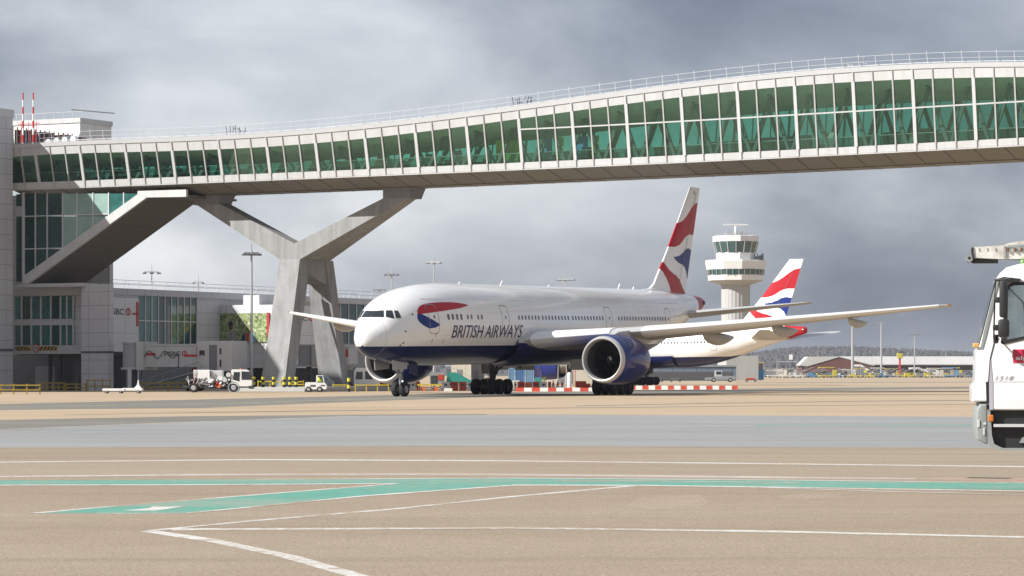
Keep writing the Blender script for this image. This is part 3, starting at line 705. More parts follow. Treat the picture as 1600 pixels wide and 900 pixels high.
# stair link hanging under the bridge end
stl = bthing('escalator_link', 'sloping enclosed escalator link with green glass under the bridge end', 'building', X(36, 445, .5), .5)
os_ = (X(36, 445, .5), .5, 0)
ts = .5
Q = lambda px, py: onT(px, py, ts)
zt0 = zb(0)-.25
pf = [Q(38, 431), Q(218, 303), Q(292, 297), Q(292, 307), Q(232, 307), Q(45, 443), Q(38, 443)]
beam = [Q(38, 431), Q(216, 303.5), Q(234, 305.5), Q(45, 443.2), Q(38, 443.2)]
mb = MB(); mb.prism(beam, 'y', ts-.1, ts+.25); mb.build('sloping_beam', white_panel, stl, os_)
mb = MB(); mb.prism([Q(216, 298.5), Q(292, 296.2), Q(292, 307.6), Q(232, 308.6), Q(216, 304)], 'y', ts-.14, ts+.2); mb.build('landing_fascia', white_panel, stl, os_)
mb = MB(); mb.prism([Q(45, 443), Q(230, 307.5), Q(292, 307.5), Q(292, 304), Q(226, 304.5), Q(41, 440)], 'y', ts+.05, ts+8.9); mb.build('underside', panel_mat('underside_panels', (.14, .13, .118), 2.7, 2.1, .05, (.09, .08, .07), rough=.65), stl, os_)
vx = [38, 55.5, 74, 98, 120.5, 145.5, 170, 193.5, 218]
def beam_y(px): return 431+(px-38)/(216-38)*(303.5-431)
rows = [302, 337.5, 388.5, 445]
vm = [teal_dark, teal_dark, teal_dark, teal_lit, teal_lit, teal_lit, teal_mid, teal_mid]  # dark and pale panes paint in the tower's shadow and the sun beyond
for i, (a, b) in enumerate(zip(vx, vx[1:])):
    for r0, r1 in zip(rows, rows[1:]):
        ya, yb = min(r1, beam_y(a)), min(r1, beam_y(b))
        if ya <= r0+.5: continue
        poly = [Q(a+.6, r0+.4), Q(b-.6, r0+.4)]
        if yb > r0+.5: poly += [Q(b-.6, yb-.4), Q(a+.6, ya-.4)]
        else:
            xe = a+(b-a)*(ya-r0)/max(1e-3, (ya-beam_y(b))) if ya > beam_y(b) else b
            poly = [Q(a+.6, r0+.4), Q(min(b, xe), r0+.4), Q(a+.6, ya-.4)]
        m_ = vm[i]
        if m_ is teal_lit and r0 > 380: m_ = teal_mid
        mb = MB(); mb.prism(poly, 'y', ts+.02, ts+.08); mb.build('window', m_, stl, os_)
mb = MB()
for a in vx[:-1]:
    mb.box(Q(a, 400)[0]-.06, Q(a, 400)[0]+.06, ts-.06, ts+.1, Q(a, beam_y(a))[1], Q(a, 301)[1])
for r in rows[1:3]:
    xe = 38+(431-r)/(431-303.5)*(216-38); mb.box(Q(38, r)[0], Q(xe, r)[0], ts-.04, ts+.1, Q(60, r)[1]-.05, Q(60, r)[1]+.05)
mb.build('glazing_bars', alu, stl, os_)
mb = MB(); mb.box(Q(22.5, 400)[0], Q(36, 400)[0], ts+.3, ts+.5, Q(30, 440)[1], Q(30, 303)[1]); mb.build('side_window', teal_dark, stl, os_)
mb = MB(); mb.box(Q(36, 400)[0]-.1, Q(37.8, 400)[0], ts-.05, ts+.4, Q(30, 444)[1], Q(30, 300)[1]); mb.box(Q(22.5, 400)[0], Q(36, 400)[0], ts+.2, ts+.4, Q(30, 338)[1], Q(30, 322)[1]); mb.box(Q(22, 400)[0], Q(127, 400)[0], ts+.05, ts+2.7, Q(30, 449)[1], Q(30, 443.5)[1]); mb.build('frame', grey_panel, stl, os_)

# roof box and plant above the bridge end
TR = 11.7
rb = bthing('roof_plant_room', 'white box plant room on the roof behind the footbridge end', 'building', onT(8, 200, TR)[0], TR)
sx, zt = onT(125, 184, TR); WB = sx-onT(8, 200, TR)[0]; o_ = (sx-WB, TR, 0)
dr = 0
while 800+F*(BX0+sx*UX+(TR+dr)*VX)/(BD0+sx*UD+(TR+dr)*VD) < 174: dr += .2
mb = MB(); mb.box(sx-WB, sx, TR, TR+dr, ztp(0)-3, zt-.5); mb.build('wall', panel_mat('plant_room_cladding', (.76, .75, .73), 4.2, 30, .05, (.3, .3, .3)), rb, o_)
mb = MB(); mb.box(sx-WB-.1, sx+.1, TR-.1, TR+dr+.1, zt-.5, zt); mb.build('parapet', white_panel, rb, o_)
mb = MB()
for i in range(9): mb.bar((sx-WB+i*WB/8, TR+.4, zt), (sx-WB+i*WB/8, TR+.4, zt+.7), .04, .04)
mb.bar((sx-WB, TR+.4, zt+.7), (sx, TR+.4, zt+.7), .04, .04); mb.bar((sx-1.2, TR+.1, zt+.9), (sx+.1, TR+6, zt+.9), .05, .12); mb.build('handrail', steel, rb, o_)
# chillers and ducts
rp = bthing('roof_plant', 'dark ducts and chillers on the roof in front of the white box', 'roof plant', X(20, 210, 8), 8)
op = (X(20, 210, 8), 8, 0)
mb = MB()
tp = 8
xs = np.linspace(22, 122, 15)
for i, (a, b) in enumerate(zip(xs, xs[1:])):
    s0, s1 = onT(a, 215, tp)[0], onT(b, 215, tp)[0]; top = onT(a, 201+i*.9, tp)[1]; z0 = ztp(0)
    mb.mi(i % 3).box(s0+.06, s1-.1, tp, tp+1.6, z0-1, top-random.uniform(0, .3)); mb.mi(1).tube([(s0, tp-.2, z0), (s0, tp-.2, top+.2)], .07, 6)
mb.build('duct', [mat('duct_dark', (.06, .06, .07), .6), mat('duct_rust', (.11, .05, .04), .7), mat('duct_blue', (.04, .06, .13), .5)], rp, op)
for i in range(4):
    s0 = onT(72+i*13, 210, tp-1)[0]; mb = MB(); mb.lathe([(0, 0), (.36, 0), (.36, .5), (.2, .55), (0, .55)], 'y', 14, (s0, tp-.7, ztp(0)+.75+.08*i)); mb.box(s0-.45, s0+.45, tp-.4, tp+.1, ztp(0)-.3, ztp(0)+.35); mb.build('fan_unit', alu, rp, op)
mb = MB(); z_ = onT(40, 194, 7)[1]; mb.bar((onT(28, 200, 7)[0], 7, z_), (onT(62, 200, 7)[0], 7, z_), .06, .06)
for a in (33, 45, 57): mb.bar((onT(a, 200, 7)[0], 7, ztp(0)-.5), (onT(a, 200, 7)[0], 7, z_+.2), .05, .05)
mb.build('pipe_frame', red, rp, op)
for n_, px in enumerate((36, 52)):
    s0, z1 = onT(px, 145, 7); z0 = ztp(0)-.6
    ms = bthing('radio_mast', ['red and white striped radio mast on the roof, nearer the tower', 'red and white striped radio mast on the roof, nearer the white box'][n_], 'mast', s0, 7, 'striped masts on the terminal roof'); ms.location.z = z0
    n = 9; hh = (z1-z0)/n
    for k in range(n):
        mb = MB(); mb.tube([(0, 0, k*hh), (0, 0, k*hh+hh)], .13-.007*k, 8); mb.build('band', red if k % 2 == 0 else white_v, ms)

# ------------------------------------------------------------------ the pier running away from the bridge
T0 = 19.0
s1 = onT(178, 450, T0)[0]; zp = onS(179, 450, s1)[1]
def PT(px): return onS(px, 500, s1)[0]
def pz(px, py): return onS(px, py, s1)[1]
pier = bthing('pier_building', 'long low grey pier with green glazing beyond the concrete pylon', 'building', s1-14, T0)
oq = (s1-14, T0, 0)
tE = PT(655)
gz0, gz1 = pz(260, 538), pz(260, 463.5)
mb = MB()
mb.box(s1-14, s1-.3, T0-1.2, tE, 0, zp-.05); mb.build('wall', clad_b, pier, oq)
mb = MB(); mb.box(s1-14.2, s1+.15, T0-1.2, tE+.1, gz1, zp); mb.build('fascia', panel_mat('pier_fascia', (.50, .50, .53), 3.3, 40, .06, (.2, .2, .22)), pier, oq)
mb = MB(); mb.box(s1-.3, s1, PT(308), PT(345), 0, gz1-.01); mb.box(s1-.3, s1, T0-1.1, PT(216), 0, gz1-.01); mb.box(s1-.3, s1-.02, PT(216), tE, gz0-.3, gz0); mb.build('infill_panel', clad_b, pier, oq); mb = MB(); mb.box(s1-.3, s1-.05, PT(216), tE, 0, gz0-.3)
mb.build('shaded_base_wall', mat('base_wall_shade', (.15, .155, .165), .7), pier, oq)  # undercroft shade painted into the base wall's colour
def glaze(t0, t1, n, par, off, z0, z1, zm=None, s=None):
    s = s1 if s is None else s
    for i in range(n):
        a = t0+(t1-t0)*i/n; b = t0+(t1-t0)*(i+1)/n
        mb = MB(); mb.box(s-.22, s-.1, a+.05, b-.05, z0, z1); m_ = random.choice([teal_mid, teal_mid, teal_dark])
        wn = mb.build('window', m_, par, off)
        mb = MB(); mb.box(s-.24, s-.02, b-.07, b+.07, z0, z1)
        if zm: mb.box(s-.24, s-.05, a+.07, b-.07, zm-.05, zm+.05)
        mb.build('frame', alu, wn, off)
glaze(PT(217), PT(308), 9, pier, oq, gz0, gz1, pz(260, 502))
glaze(PT(520), tE-.3, 11, pier, oq, gz0+.4, gz1, pz(560, 512))
mb = MB(); t = T0
while t < tE:
    mb.bar((s1-.6, t, zp), (s1-.3, t, zp+.9), .06, .06); mb.bar((s1-9, t, zp), (s1-9, t, zp+1.0), .06, .06); t += 2.6
for z_ in (.45, .9): mb.bar((s1-.45, T0, zp+z_), (s1-.45, tE, zp+z_), .05, .05)
mb.bar((s1-9, T0, zp+1), (s1-9, tE, zp+1), .05, .05); mb.build('roof_handrail', steel, pier, oq)
# white corner block with the bank's sign
HB = s1+.25
hx = bthing('gate_room', 'white gate room block with a bank sign beside the tower column', 'building', s1-.28, T0-1)
oh = (s1-.28, T0-1, 0); tB = onS(217, 500, HB)[0]; ht, hz = 0, onS(215, 466, HB)[1]
mb = MB(); mb.box(s1-.28, HB, T0-1.2, tB, 0, hz); mb.build('wall', clad_w, hx, oh)
mb = MB(); mb.box(HB, HB+.06, tB-.5, tB-.1, hz-3, hz-.4); mb.box(HB, HB+.06, tB-1.2, tB-.1, onS(215, 492, HB)[1], onS(215, 489, HB)[1]); mb.build('red_trim', red, hx, oh)
inkb = mat('black_sign_ink', (.03, .03, .035), .5)
def bank_sign(parent, off, fn, L_, H_, name='sign_lettering'):
    """fn(u,v): metres along the wall and up -> point on the wall"""
    mb = MB(); put_text(mb, 'HSBC', lambda u, v: fn(u*L_*.70, v*H_*.85+.07*H_), bold=.01); mb.build(name, inkb, parent, off)
    x0, x1, z0, z1 = L_*.76, L_*1.02, 0, H_; xm, zm = (x0+x1)/2, (z0+z1)/2; e_ = (x1-x0)*.24
    a = [fn(x, z) for x, z in ((x0, zm), (x0+e_, z0), (x1-e_, z0), (x1, zm), (x1-e_, z1), (x0+e_, z1))]
    c = fn(xm, zm); c = a[0] if False else c
    mb = MB()
    mb.add([a[0], a[1], a[5]], [(0, 1, 2)]); mb.add([a[3], a[2], a[4]], [(0, 1, 2)])      # side triangles
    mb.add([a[1], a[2], c], [(0, 1, 2)]); mb.add([a[5], a[4], c], [(0, 1, 2)])            # hourglass top and bottom
    mb.build('sign_emblem', mat('sign_red', (.50, .02, .03), .5), parent, off)
tS0 = onS(168, 486, HB)[0]; tS1 = onS(204, 486, HB)[0]; zs0 = onS(190, 492.5, HB)[1]; zs1 = onS(190, 481.5, HB)[1]
bank_sign(hx, oh, lambda u, v: (HB+.03, tS0+u, zs0+v), (tS1-tS0), zs1-zs0)
# node block carrying the jungle poster
tN = onS(345, 500, s1)[0]
sN = onT(426, 500, tN)[0]; zN = onT(380, 476.5, tN)[1]; tN2 = onS(520, 500, sN)[0]
nb = bthing('pier_node', 'white panelled block on the pier carrying a jungle poster', 'building', s1-.1, tN)
on = (s1-.1, tN, 0)
mb = MB(); mb.box(s1-.1, sN, tN, tN2, onT(380, 575, tN)[1], zN); mb.build('wall', clad_w, nb, on)
mb = MB(); mb.box(s1+.3, sN-.3, tN+.8, tN2-.5, 0, onT(380, 575, tN)[1]); mb.build('undercroft_wall', mat('undercroft_dark', (.05, .05, .055), .9), nb, on)  # near black box paints the shade of the void under the block
mb = MB(); mb.box(onT(380, 470, tN+2)[0], onT(405, 470, tN+2)[0], tN+2, tN+5, zN-.02, onT(390, 461, tN+2)[1]); mb.build('roof_unit', white_panel, nb, on)
tq0 = onS(452, 498, sN)[0]; tq1 = onS(491, 498, sN)[0]; zq0, zq1 = onS(470, 501.5, sN)[1], onS(470, 494, sN)[1]
bank_sign(nb, on, lambda u, v: (sN+.04, tq0+u, zq0+v), tq1-tq0, zq1-zq0)
ps = bthing('poster', 'large jungle poster with two dressed figures on the pier wall', 'poster', onT(346, 535, tN)[0], tN-.1)
pa, pb_ = onT(346, 535, tN-.1), onT(418, 489, tN-.1); ps.location.z = pa[1]
pw, ph_ = pb_[0]-pa[0], pb_[1]-pa[1]
def poster_mat():
    m = bpy.data.materials.new('jungle_print'); m.use_nodes = True; t = m.node_tree; b = t.nodes['Principled BSDF']; b.inputs['Roughness'].default_value = .5
    co = t.nodes.new('ShaderNodeTexCoord'); n = t.nodes.new('ShaderNodeTexNoise'); n.inputs['Scale'].default_value = 2.6; n.inputs['Detail'].default_value = 9; n.inputs['Roughness'].default_value = .75
    t.links.new(co.outputs['Object'], n.inputs[0]); r = t.nodes.new('ShaderNodeValToRGB'); el = r.color_ramp.elements
    el[0].position = .36; el[0].color = (.02, .03, .015, 1); el[1].position = .66; el[1].color = (.66, .70, .52, 1); q = el.new(.5); q.color = (.24, .31, .10, 1)
    t.links.new(n.outputs[0], r.inputs[0]); t.links.new(r.outputs[0], b.inputs['Base Color']); return m
mb = MB(); mb.box(0, pw, -.06, .04, 0, ph_); mb.build('print', poster_mat(), ps)
def ell(cx, cz, rx, rz, n=14): return [(cx+rx*math.cos(2*math.pi*k/n), cz+rz*math.sin(2*math.pi*k/n)) for k in range(n)]
mb = MB()
mb.mi(0).prism([(.9, 0), (.7, .5), (1.0, 1.1), (1.5, 1.35), (2.0, 1.1), (2.2, .5), (2.1, 0)], 'y', -.075, -.065); mb.mi(1).prism(ell(1.35, 1.75, .28, .36), 'y', -.08, -.07); mb.mi(2).prism(ell(1.32, 2.1, .34, .22), 'y', -.085, -.075)
mb.mi(3).prism([(3.3, 0), (3.3, .9), (3.6, 1.2), (3.9, .9), (3.9, 0)], 'y', -.075, -.065); mb.mi(4).prism([(3.75, .0), (3.8, .9), (4.1, 1.2), (4.45, .9), (4.6, .3), (4.6, 0)], 'y', -.08, -.07); mb.mi(5).prism(ell(4.0, 1.5, .22, .3), 'y', -.085, -.075)
mb.mi(6).prism([(2.8, 0), (2.8, .7), (3.05, 1.05), (3.25, .7), (3.25, 0)], 'y', -.08, -.07)
mb.build('printed_figures', [mat('print_grey', (.28, .28, .25), .5, var=.6, scale=5), mat('print_brown', (.10, .05, .04), .5), mat('print_black', (.02, .02, .025), .5), mat('print_red', (.50, .07, .03), .5), mat('print_sky', (.25, .48, .62), .5), mat('print_yellow', (.68, .50, .06), .5), mat('print_navy', (.02, .05, .12), .5)], ps)
mb = MB(); mb.box(pw+.02, pw+.3, -.06, .04, .6, ph_+.05); mb.build('red_edge', red, ps)

# ------------------------------------------------------------------ jet bridges
def jet(name, label, px0, px1, tj, ytop, ybot, cab, dark, sign=False, px2=None):
    """rotunda at px0, tunnel running to px1"""
    x0, x1 = onT(px0, 550, tj)[0], onT(px1, 550, tj)[0]; zt, zb_ = onT(px0, ytop, tj)[1], onT(px0, ybot, tj)[1]
    j = bthing(name, label, 'jet bridge', x0, tj, 'jet bridges at the pier'); oj = (x0, tj, 0)
    rr = 1.15
    mb = MB(); mb.lathe([(0, zb_+.05), (rr, zb_+.05), (rr, zt-.05), (0, zt-.05)], 'z', 28, (x0+rr, tj+.9, 0)); mb.build('rotunda', panel_mat('rotunda_slats', (.42, .42, .44), .22, 50, .04, (.2, .2, .22), jz=False), j, oj)
    mb = MB(); mb.lathe([(0, zt-.05), (rr+.15, zt-.05), (rr+.15, zt+.12), (0, zt+.12)], 'z', 28, (x0+rr, tj+.9, 0)); mb.build('rotunda_cap', grey_panel, j, oj); mb = MB(); mb.lathe([(0, zb_-.15), (rr+.2, zb_-.15), (rr+.2, zb_+.05), (0, zb_+.05)], 'z', 28, (x0+rr, tj+.9, 0)); mb.build('rotunda_base', grey_panel, j, oj)
    mb = MB(); mb.tube([(x0+rr, tj+.9, 0), (x0+rr, tj+.9, zb_)], .3, 12); mb.build('column', dark_steel, j, oj)
    mb = MB(); mb.box(x0+2*rr-.1, x0+2*rr+.75, tj-.35, tj+2.1, zb_-.2, zt+.12); mb.build('portal', white_panel, j, oj)
    xt = x0+2*rr+.75
    mb = MB(); mb.box(xt, x1, tj, tj+1.8, zb_+.1, zt-.35); mb.build('tunnel', white_panel, j, oj)
    mb = MB(); mb.box(xt, x1, tj-.04, tj+1.84, zt-.33, zt-.12); mb.build('tunnel_roof', grey_panel, j, oj)
    mb = MB(); mb.box(xt+.15, xt+1.2, tj-.03, tj-.005, (zt+zb_)/2-.0, (zt+zb_)/2+.24); mb.build('red_stripe', red, j, oj); mb = MB(); mb.box(x1-1.7, x1-.1, tj-.03, tj-.005, (zt+zb_)/2-.15, (zt+zb_)/2+.08); mb.box(x1-.35, x1-.1, tj-.03, tj-.005, (zt+zb_)/2+.08, zt-.4); mb.build('red_stripe', red, j, oj)
    mb = MB(); mb.bar((x1-1.2, tj+.9, 0), (x1-1.2, tj+.9, zb_), .3, .3); mb.bar((x1-1.2, tj-.2, .5), (x1-1.2, tj+2, .5), .25, .3); mb.build('lift_column', red, j, oj)
    for q in (-.1, 1.9):
        mb = MB(); mb.lathe([(0, -.15), (.45, -.15), (.45, .15), (0, .15)], 'y', 16, (x1-1.2, tj+q, .45)); mb.build('wheel', tyre_m, j, oj)
    if sign:
        L_ = 2.6; xs_ = (xt+x1)/2-.9
        bank_sign(j, oj, lambda u, v: (xs_+u, tj-.03, (zt+zb_)/2-.12+v), L_, .55)
        mb = MB(); pts = []; L2 = x1-xt-2.1
        for k in range(60):
            u = k/59; pts.append((xt-.2+L2*1.0*u, tj-.25, (zt+zb_)/2+.05+.42*math.cos(u*4.6*math.pi+math.pi*1.1)*(1-.25*u)))
        mb.tube([(xt-.9, tj-.6, .5), (xt-.5, tj-.5, .45), (xt-.25, tj-.4, 1.2), (xt-.2, tj-.3, zb_)]+pts+[(xt-.2+L2, tj-.25, zb_-.1)], .038, 6); mb.build('hose', black, j, oj)
    if cab:
        x2 = onT(px2, 550, tj)[0]
        mb = MB(); mb.bbox(x1, x2, tj-.5, tj+2.4, zb_-.35, zt+.15, .08); mb.build('cab', grey_panel, j, oj)
        mb = MB(); xm = x1+(x2-x1)*.36; mb.box(xm, xm+.9, tj-.53, tj-.49, zb_-.3, zt-.25); mb.build('cab_door', mat('cab_door_grey', (.16, .165, .18), .5), j, oj)
        for q in ((xm+1.2, xm+1.4, zb_+1.3, zb_+1.9), (xm+1.2, xm+1.4, zb_+.1, zb_+.8), (x1+.3, x1+.9, zb_+1.2, zb_+1.7)):
            mb = MB(); mb.box(q[0], q[1], tj-.53, tj-.49, q[2], q[3]); mb.build('cab_window', win_m, j, oj)
        mb = MB(); mb.box(x1-.3, x1+1.2, tj-.55, tj-.5, zb_+.1, zb_+.25); mb.bar((x1, tj-.6, zb_+1.0), (x1+.8, tj-.6, zb_+1.3), .04, .04); mb.build('cab_rail', steel, j, oj)
        mb = MB(); mb.bar((x0+2*rr+.6, tj-.6, .35), (x1+.7, tj-.6, zb_-.25), .9, .14); mb.bar((x0+2*rr+.6, tj-1, .95), (x1+.7, tj-1, zb_+.6), .05, .05)
        for k in range(6):
            u = k/5; mb.bar((x0+2*rr+.6+(x1+.1-x0-2*rr)*u, tj-1, .4+(zb_-.6)*u), (x0+2*rr+.6+(x1+.1-x0-2*rr)*u, tj-1, 1.0+(zb_-.6)*u), .04, .04)
        mb.build('access_stair', mat('blue_grey_steel', (.25, .28, .34), .5, .3), j, oj)
    return j
jet('jet_bridge', 'grey jet bridge with looping black hose, left of the pylon', 187, 312, 1.0, 536, 575, True, True, True, 366)
jet('jet_bridge', 'jet bridge with round grey rotunda seen between the pylon legs', 461, 545, 22.0, 540, 571, False, True)
jet('jet_bridge', 'white jet bridge with red stripe just left of the aircraft nose', 498, 600, 34.0, 547, 575, False, True)
# ------------------------------------------------------------------ the airliner
AO = Vector((-11.14, 219.2, 0)); AR = R(63.1)
AM = Matrix.Translation(AO) @ Matrix.Rotation(AR, 4, 'Z'); AI = AM.inverted()
cA, sA_ = math.cos(AR), math.sin(AR)
def local_ray(px, py):
    o = AI @ Vector((0, 0, CH)); d = AI.to_3x3() @ Vector(((px-800)/F, 1, (HY-py)/F)); return o, d.normalized()
def on_y(px, py, y):
    """where the sight line through a photo pixel meets the aircraft's own plane y = const"""
    o, d = local_ray(px, py); k = (y-o.y)/d.y; p = o+d*k; return p.x, p.z
ac_white = mat('aircraft_white', (.85, .845, .83), .22, 0, .025, .5, coat=.6, fine=.03)
ac_blue = mat('aircraft_blue', (.005, .010, .070), .24, 0, .15, .5, coat=.12, spec=.35)
ac_grey = mat('aircraft_grey', (.50, .50, .50), .35, 0, .06, .8, fine=.05)
ac_under = mat('wing_underside_grey', (.46, .45, .43), .4, 0, .07, .8, fine=.08)
ac_red = mat('aircraft_red', (.42, .014, .024), .4, 0, .06, 1, spec=.25)
ac_navy = mat('aircraft_flag_blue', (.013, .030, .19), .4, 0, .06, 1, spec=.25)
ac_line = mat('panel_line', (.28, .28, .28), .6)
lip_m = mat('polished_intake_lip', (.50, .50, .495), .4, .4, .05, 2)
duct_m = mat('intake_duct_grey', (.075, .075, .08), .5, .1, .08, 3)
hot_m = mat('burnt_metal', (.16, .14, .12), .45, .7, .2, 3)
strut_m = mat('gear_strut', (.34, .34, .35), .4, .4, .15, 4)
cabin_glass = mat('cabin_window_glass', (.10, .105, .125), .2, 0, .2, 2, spec=.8)

ST = np.array([  # station, top, bottom, half width
 (.58, 4.62, 4.42, .06), (.62, 4.88, 4.14, .28), (.74, 5.08, 3.90, .50), (.95, 5.28, 3.67, .74), (1.3, 5.52, 3.44, 1.02), (1.9, 5.97, 3.17, 1.36),
 (2.3, 6.42, 3.04, 1.56), (2.8, 6.88, 2.93, 1.78), (3.5, 7.28, 2.80, 2.08), (4.3, 7.60, 2.69, 2.36), (5.3, 7.90, 2.60, 2.62), (6.7, 8.19, 2.51, 2.85), (8.6, 8.44, 2.45, 3.02), (11, 8.59, 2.42, 3.1), (14, 8.62, 2.42, 3.1), (24, 8.62, 2.42, 3.1), (34, 8.62, 2.42, 3.1),
 (43, 8.62, 2.42, 3.1), (46, 8.62, 2.68, 3.06), (49, 8.60, 3.28, 2.88), (52, 8.55, 4.12, 2.5), (55, 8.46, 5.02, 2.0), (58, 8.33, 5.86, 1.42), (60.3, 8.18, 6.46, .85), (62.2, 8.02, 6.95, .30), (62.6, 7.9, 7.1, .16)])
def interp(x, col):
    xs = ST[:, 0]; ys = ST[:, col]; n = len(xs)
    i = min(max(int(np.searchsorted(xs, x))-1, 0), n-2)
    h = xs[i+1]-xs[i]; t = (x-xs[i])/h
    def sl(j):
        if j == 0: return (ys[1]-ys[0])/(xs[1]-xs[0])
        if j == n-1: return (ys[-1]-ys[-2])/(xs[-1]-xs[-2])
        a = (ys[j]-ys[j-1])/(xs[j]-xs[j-1]); b = (ys[j+1]-ys[j])/(xs[j+1]-xs[j])
        return 0 if a*b <= 0 else 2*a*b/(a+b)
    m0, m1 = sl(i)*h, sl(i+1)*h
    return (2*t**3-3*t*t+1)*ys[i]+(t**3-2*t*t+t)*m0+(-2*t**3+3*t*t)*ys[i+1]+(t**3-t*t)*m1
ZO = lambda x: .0125*(x-19)
ZBLUE = 3.88
def section(x, nu=26, nl=16):
    top, bot, hw = interp(x, 1), interp(x, 2), interp(x, 3); cz = (top+bot)/2; hh = (top-bot)/2
    zs = min(max(ZBLUE, bot+.0001), top)
    if x > 43: zs = max(ZBLUE, bot)
    zs = bot if zs < bot else zs
    u = max(-1, min(1, (zs-cz)/hh)); a0 = math.acos(u)       # angle from the top where the colour changes
    a0 = min(a0, math.pi-.02)
    angs = [a0*k/nu for k in range(nu+1)]+[a0+(math.pi-a0)*k/nl for k in range(1, nl+1)]
    half = [(hw*math.sin(a), cz+hh*math.cos(a)+ZO(x)) for a in angs]
    return half, cz, hh, hw
xs_ = [.58, .59, .61, .65, .7, .77, .86, .97, 1.1, 1.25, 1.45, 1.65, 1.85, 2.05, 2.25, 2.5, 2.8, 3.1, 3.5, 3.9, 4.3, 4.8, 5.3, 6, 6.7, 7.6, 8.6, 9.8, 11, 12.4]+list(np.linspace(14, 43, 24))+[44.5, 46, 47.5, 49, 50.5, 52, 53.5, 55, 56.5, 58, 59.2, 60.3, 61.3, 62.2, 62.6]
def build_fuselage():
    mb = MB(); nu, nl = 26, 16; n = nu+nl+1; N2 = 2*n-2
    vs = []
    for x in xs_:
        half, *_ = section(x, nu, nl)
        vs += [(x, -y, z) for y, z in half]+[(x, y, z) for y, z in half[-2:0:-1]]
    red_from = 58.4
    for i in range(len(xs_)-1):
        fs_w, fs_b = [], []
        for k in range(N2):
            f = (i*N2+k, i*N2+(k+1) % N2, (i+1)*N2+(k+1) % N2, (i+1)*N2+k)
            kk = k if k < n-1 else N2-1-k
            (fs_b if kk >= nu and xs_[i] < 51 else fs_w).append(f)
        for f in fs_w: mb.f.append(list(f)); mb.m.append(2 if xs_[i] >= 59 else 0); mb.sm.append(True)
        for f in fs_b: mb.f.append(list(f)); mb.m.append(1); mb.sm.append(True)
    mb.v = vs
    mb.f.append(list(range(N2))); mb.m.append(0); mb.sm.append(True)
    mb.f.append([(len(xs_)-1)*N2+k for k in range(N2)]); mb.m.append(2); mb.sm.append(True)
    return mb
def ysurf(x, z):
    half, cz, hh, hw = section(x); u = (z-ZO(x)-cz)/hh; return hw*math.sqrt(max(0, 1-u*u))
eng_blue = mat('engine_blue', (.006, .018, .150), .2, 0, .12, .6, coat=.25, spec=.4)
air = thing('airliner', 'white and dark blue twin engine airliner taxiing in front of the footbridge', 'aircraft', AO, AR)
fus = build_fuselage().build('fuselage', [ac_white, ac_blue, ac_red], air, sharp=80)
bvh = BVHTree.FromPolygons([v.co[:] for v in fus.data.vertices], [p.vertices[:] for p in fus.data.polygons])
def hit(px, py):
    o, d = local_ray(px, py); h = bvh.ray_cast(o, d)
    return h
def skin(bm, mirror=False, lift=.012, step=.35):
    """bm in flat (x, z) as (x, z, 0): subdivide, then lay on the port side skin"""
    for _ in range(4):
        es = [e for e in bm.edges if e.calc_length() > step]
        if not es: break
        bmesh.ops.subdivide_edges(bm, edges=es, cuts=1); bmesh.ops.triangulate(bm, faces=[f for f in bm.faces if len(f.verts) > 3])
    for v in bm.verts:
        x, z = v.co.x, v.co.y; half, cz, hh, hw = section(x); u = max(-.9998, min(.9998, (z-ZO(x)-cz)/hh)); y = hw*math.sqrt(1-u*u)
        nv = Vector((0, y/hw**2, (u*hh)/hh**2)); nv.normalize()
        v.co = Vector((x, (1 if mirror else -1)*(y+nv.y*lift), z+nv.z*lift))
    return bm
def decal(name, pts_px, m, parent=air, mirror_too=False, lift=.012, step=.35, px=True):
    objs = []
    q = []
    for p in pts_px:
        if px:
            h = hit(*p)
            if h[0] is None: h = bvh.find_nearest(Vector((*on_y(p[0], p[1], -2.5)[:1], -2.5, on_y(p[0], p[1], -2.5)[1])))
            q.append((h[0].x, h[0].z))
        else: q.append(p)
    for mir in ((False, True) if mirror_too else (False,)):
        bm = bmesh.new(); vs = [bm.verts.new((a, b, 0)) for a, b in q]; f = bm.faces.new(vs); bmesh.ops.triangulate(bm, faces=[f], ngon_method='EAR_CLIP')
        skin(bm, mir, lift, step); mb = MB(); mb.from_bm(bm); mb.sm = [True]*len(mb.f); objs.append(mb.build(name, m, parent))
    return objs
Zm = lambda x, y: (540+x/4.285, 430+y/4.285)
decal('emblem', [Zm(*p) for p in [(825, 200), (785, 190), (740, 184), (700, 181), (640, 181), (580, 185), (530, 192), (500, 203), (485, 218), (479, 240), (480, 262), (492, 253), (510, 247), (540, 243), (580, 240), (620, 238), (670, 235), (720, 229), (760, 222), (800, 210)]], ac_red)
decal('emblem', [Zm(*p) for p in [(480, 262), (479, 285), (486, 303), (500, 319), (525, 338), (560, 357), (600, 351), (620, 341), (635, 331), (610, 320), (580, 304), (545, 284), (515, 265), (500, 256), (492, 254)]], ac_navy)
def pane(q, n=7, m=5):
    """a cockpit pane: corner pixels clockwise from the lower left, laid on the skin point by point"""
    (ax, ay), (bx, by), (cx_, cy_), (dx_, dy_) = [Zm(*p) for p in q]; P = []
    for j in range(m+1):
        for i in range(n+1):
            u, v = i/n, j/m; x = (1-v)*((1-u)*ax+u*dx_)+v*((1-u)*bx+u*cx_); y = (1-v)*((1-u)*ay+u*dy_)+v*((1-u)*by+u*cy_)
            h = hit(x, y); P.append(h[0]+h[1]*.02 if h[0] is not None else P[-1].copy())
    for s_ in (1, -1):
        mb = MB(); mb.add([(p.x, p.y*s_, p.z) for p in P], [(j*(n+1)+i, j*(n+1)+i+1, (j+1)*(n+1)+i+1, (j+1)*(n+1)+i) for j in range(m) for i in range(n)], True); mb.build('cockpit_window', win_m, air)
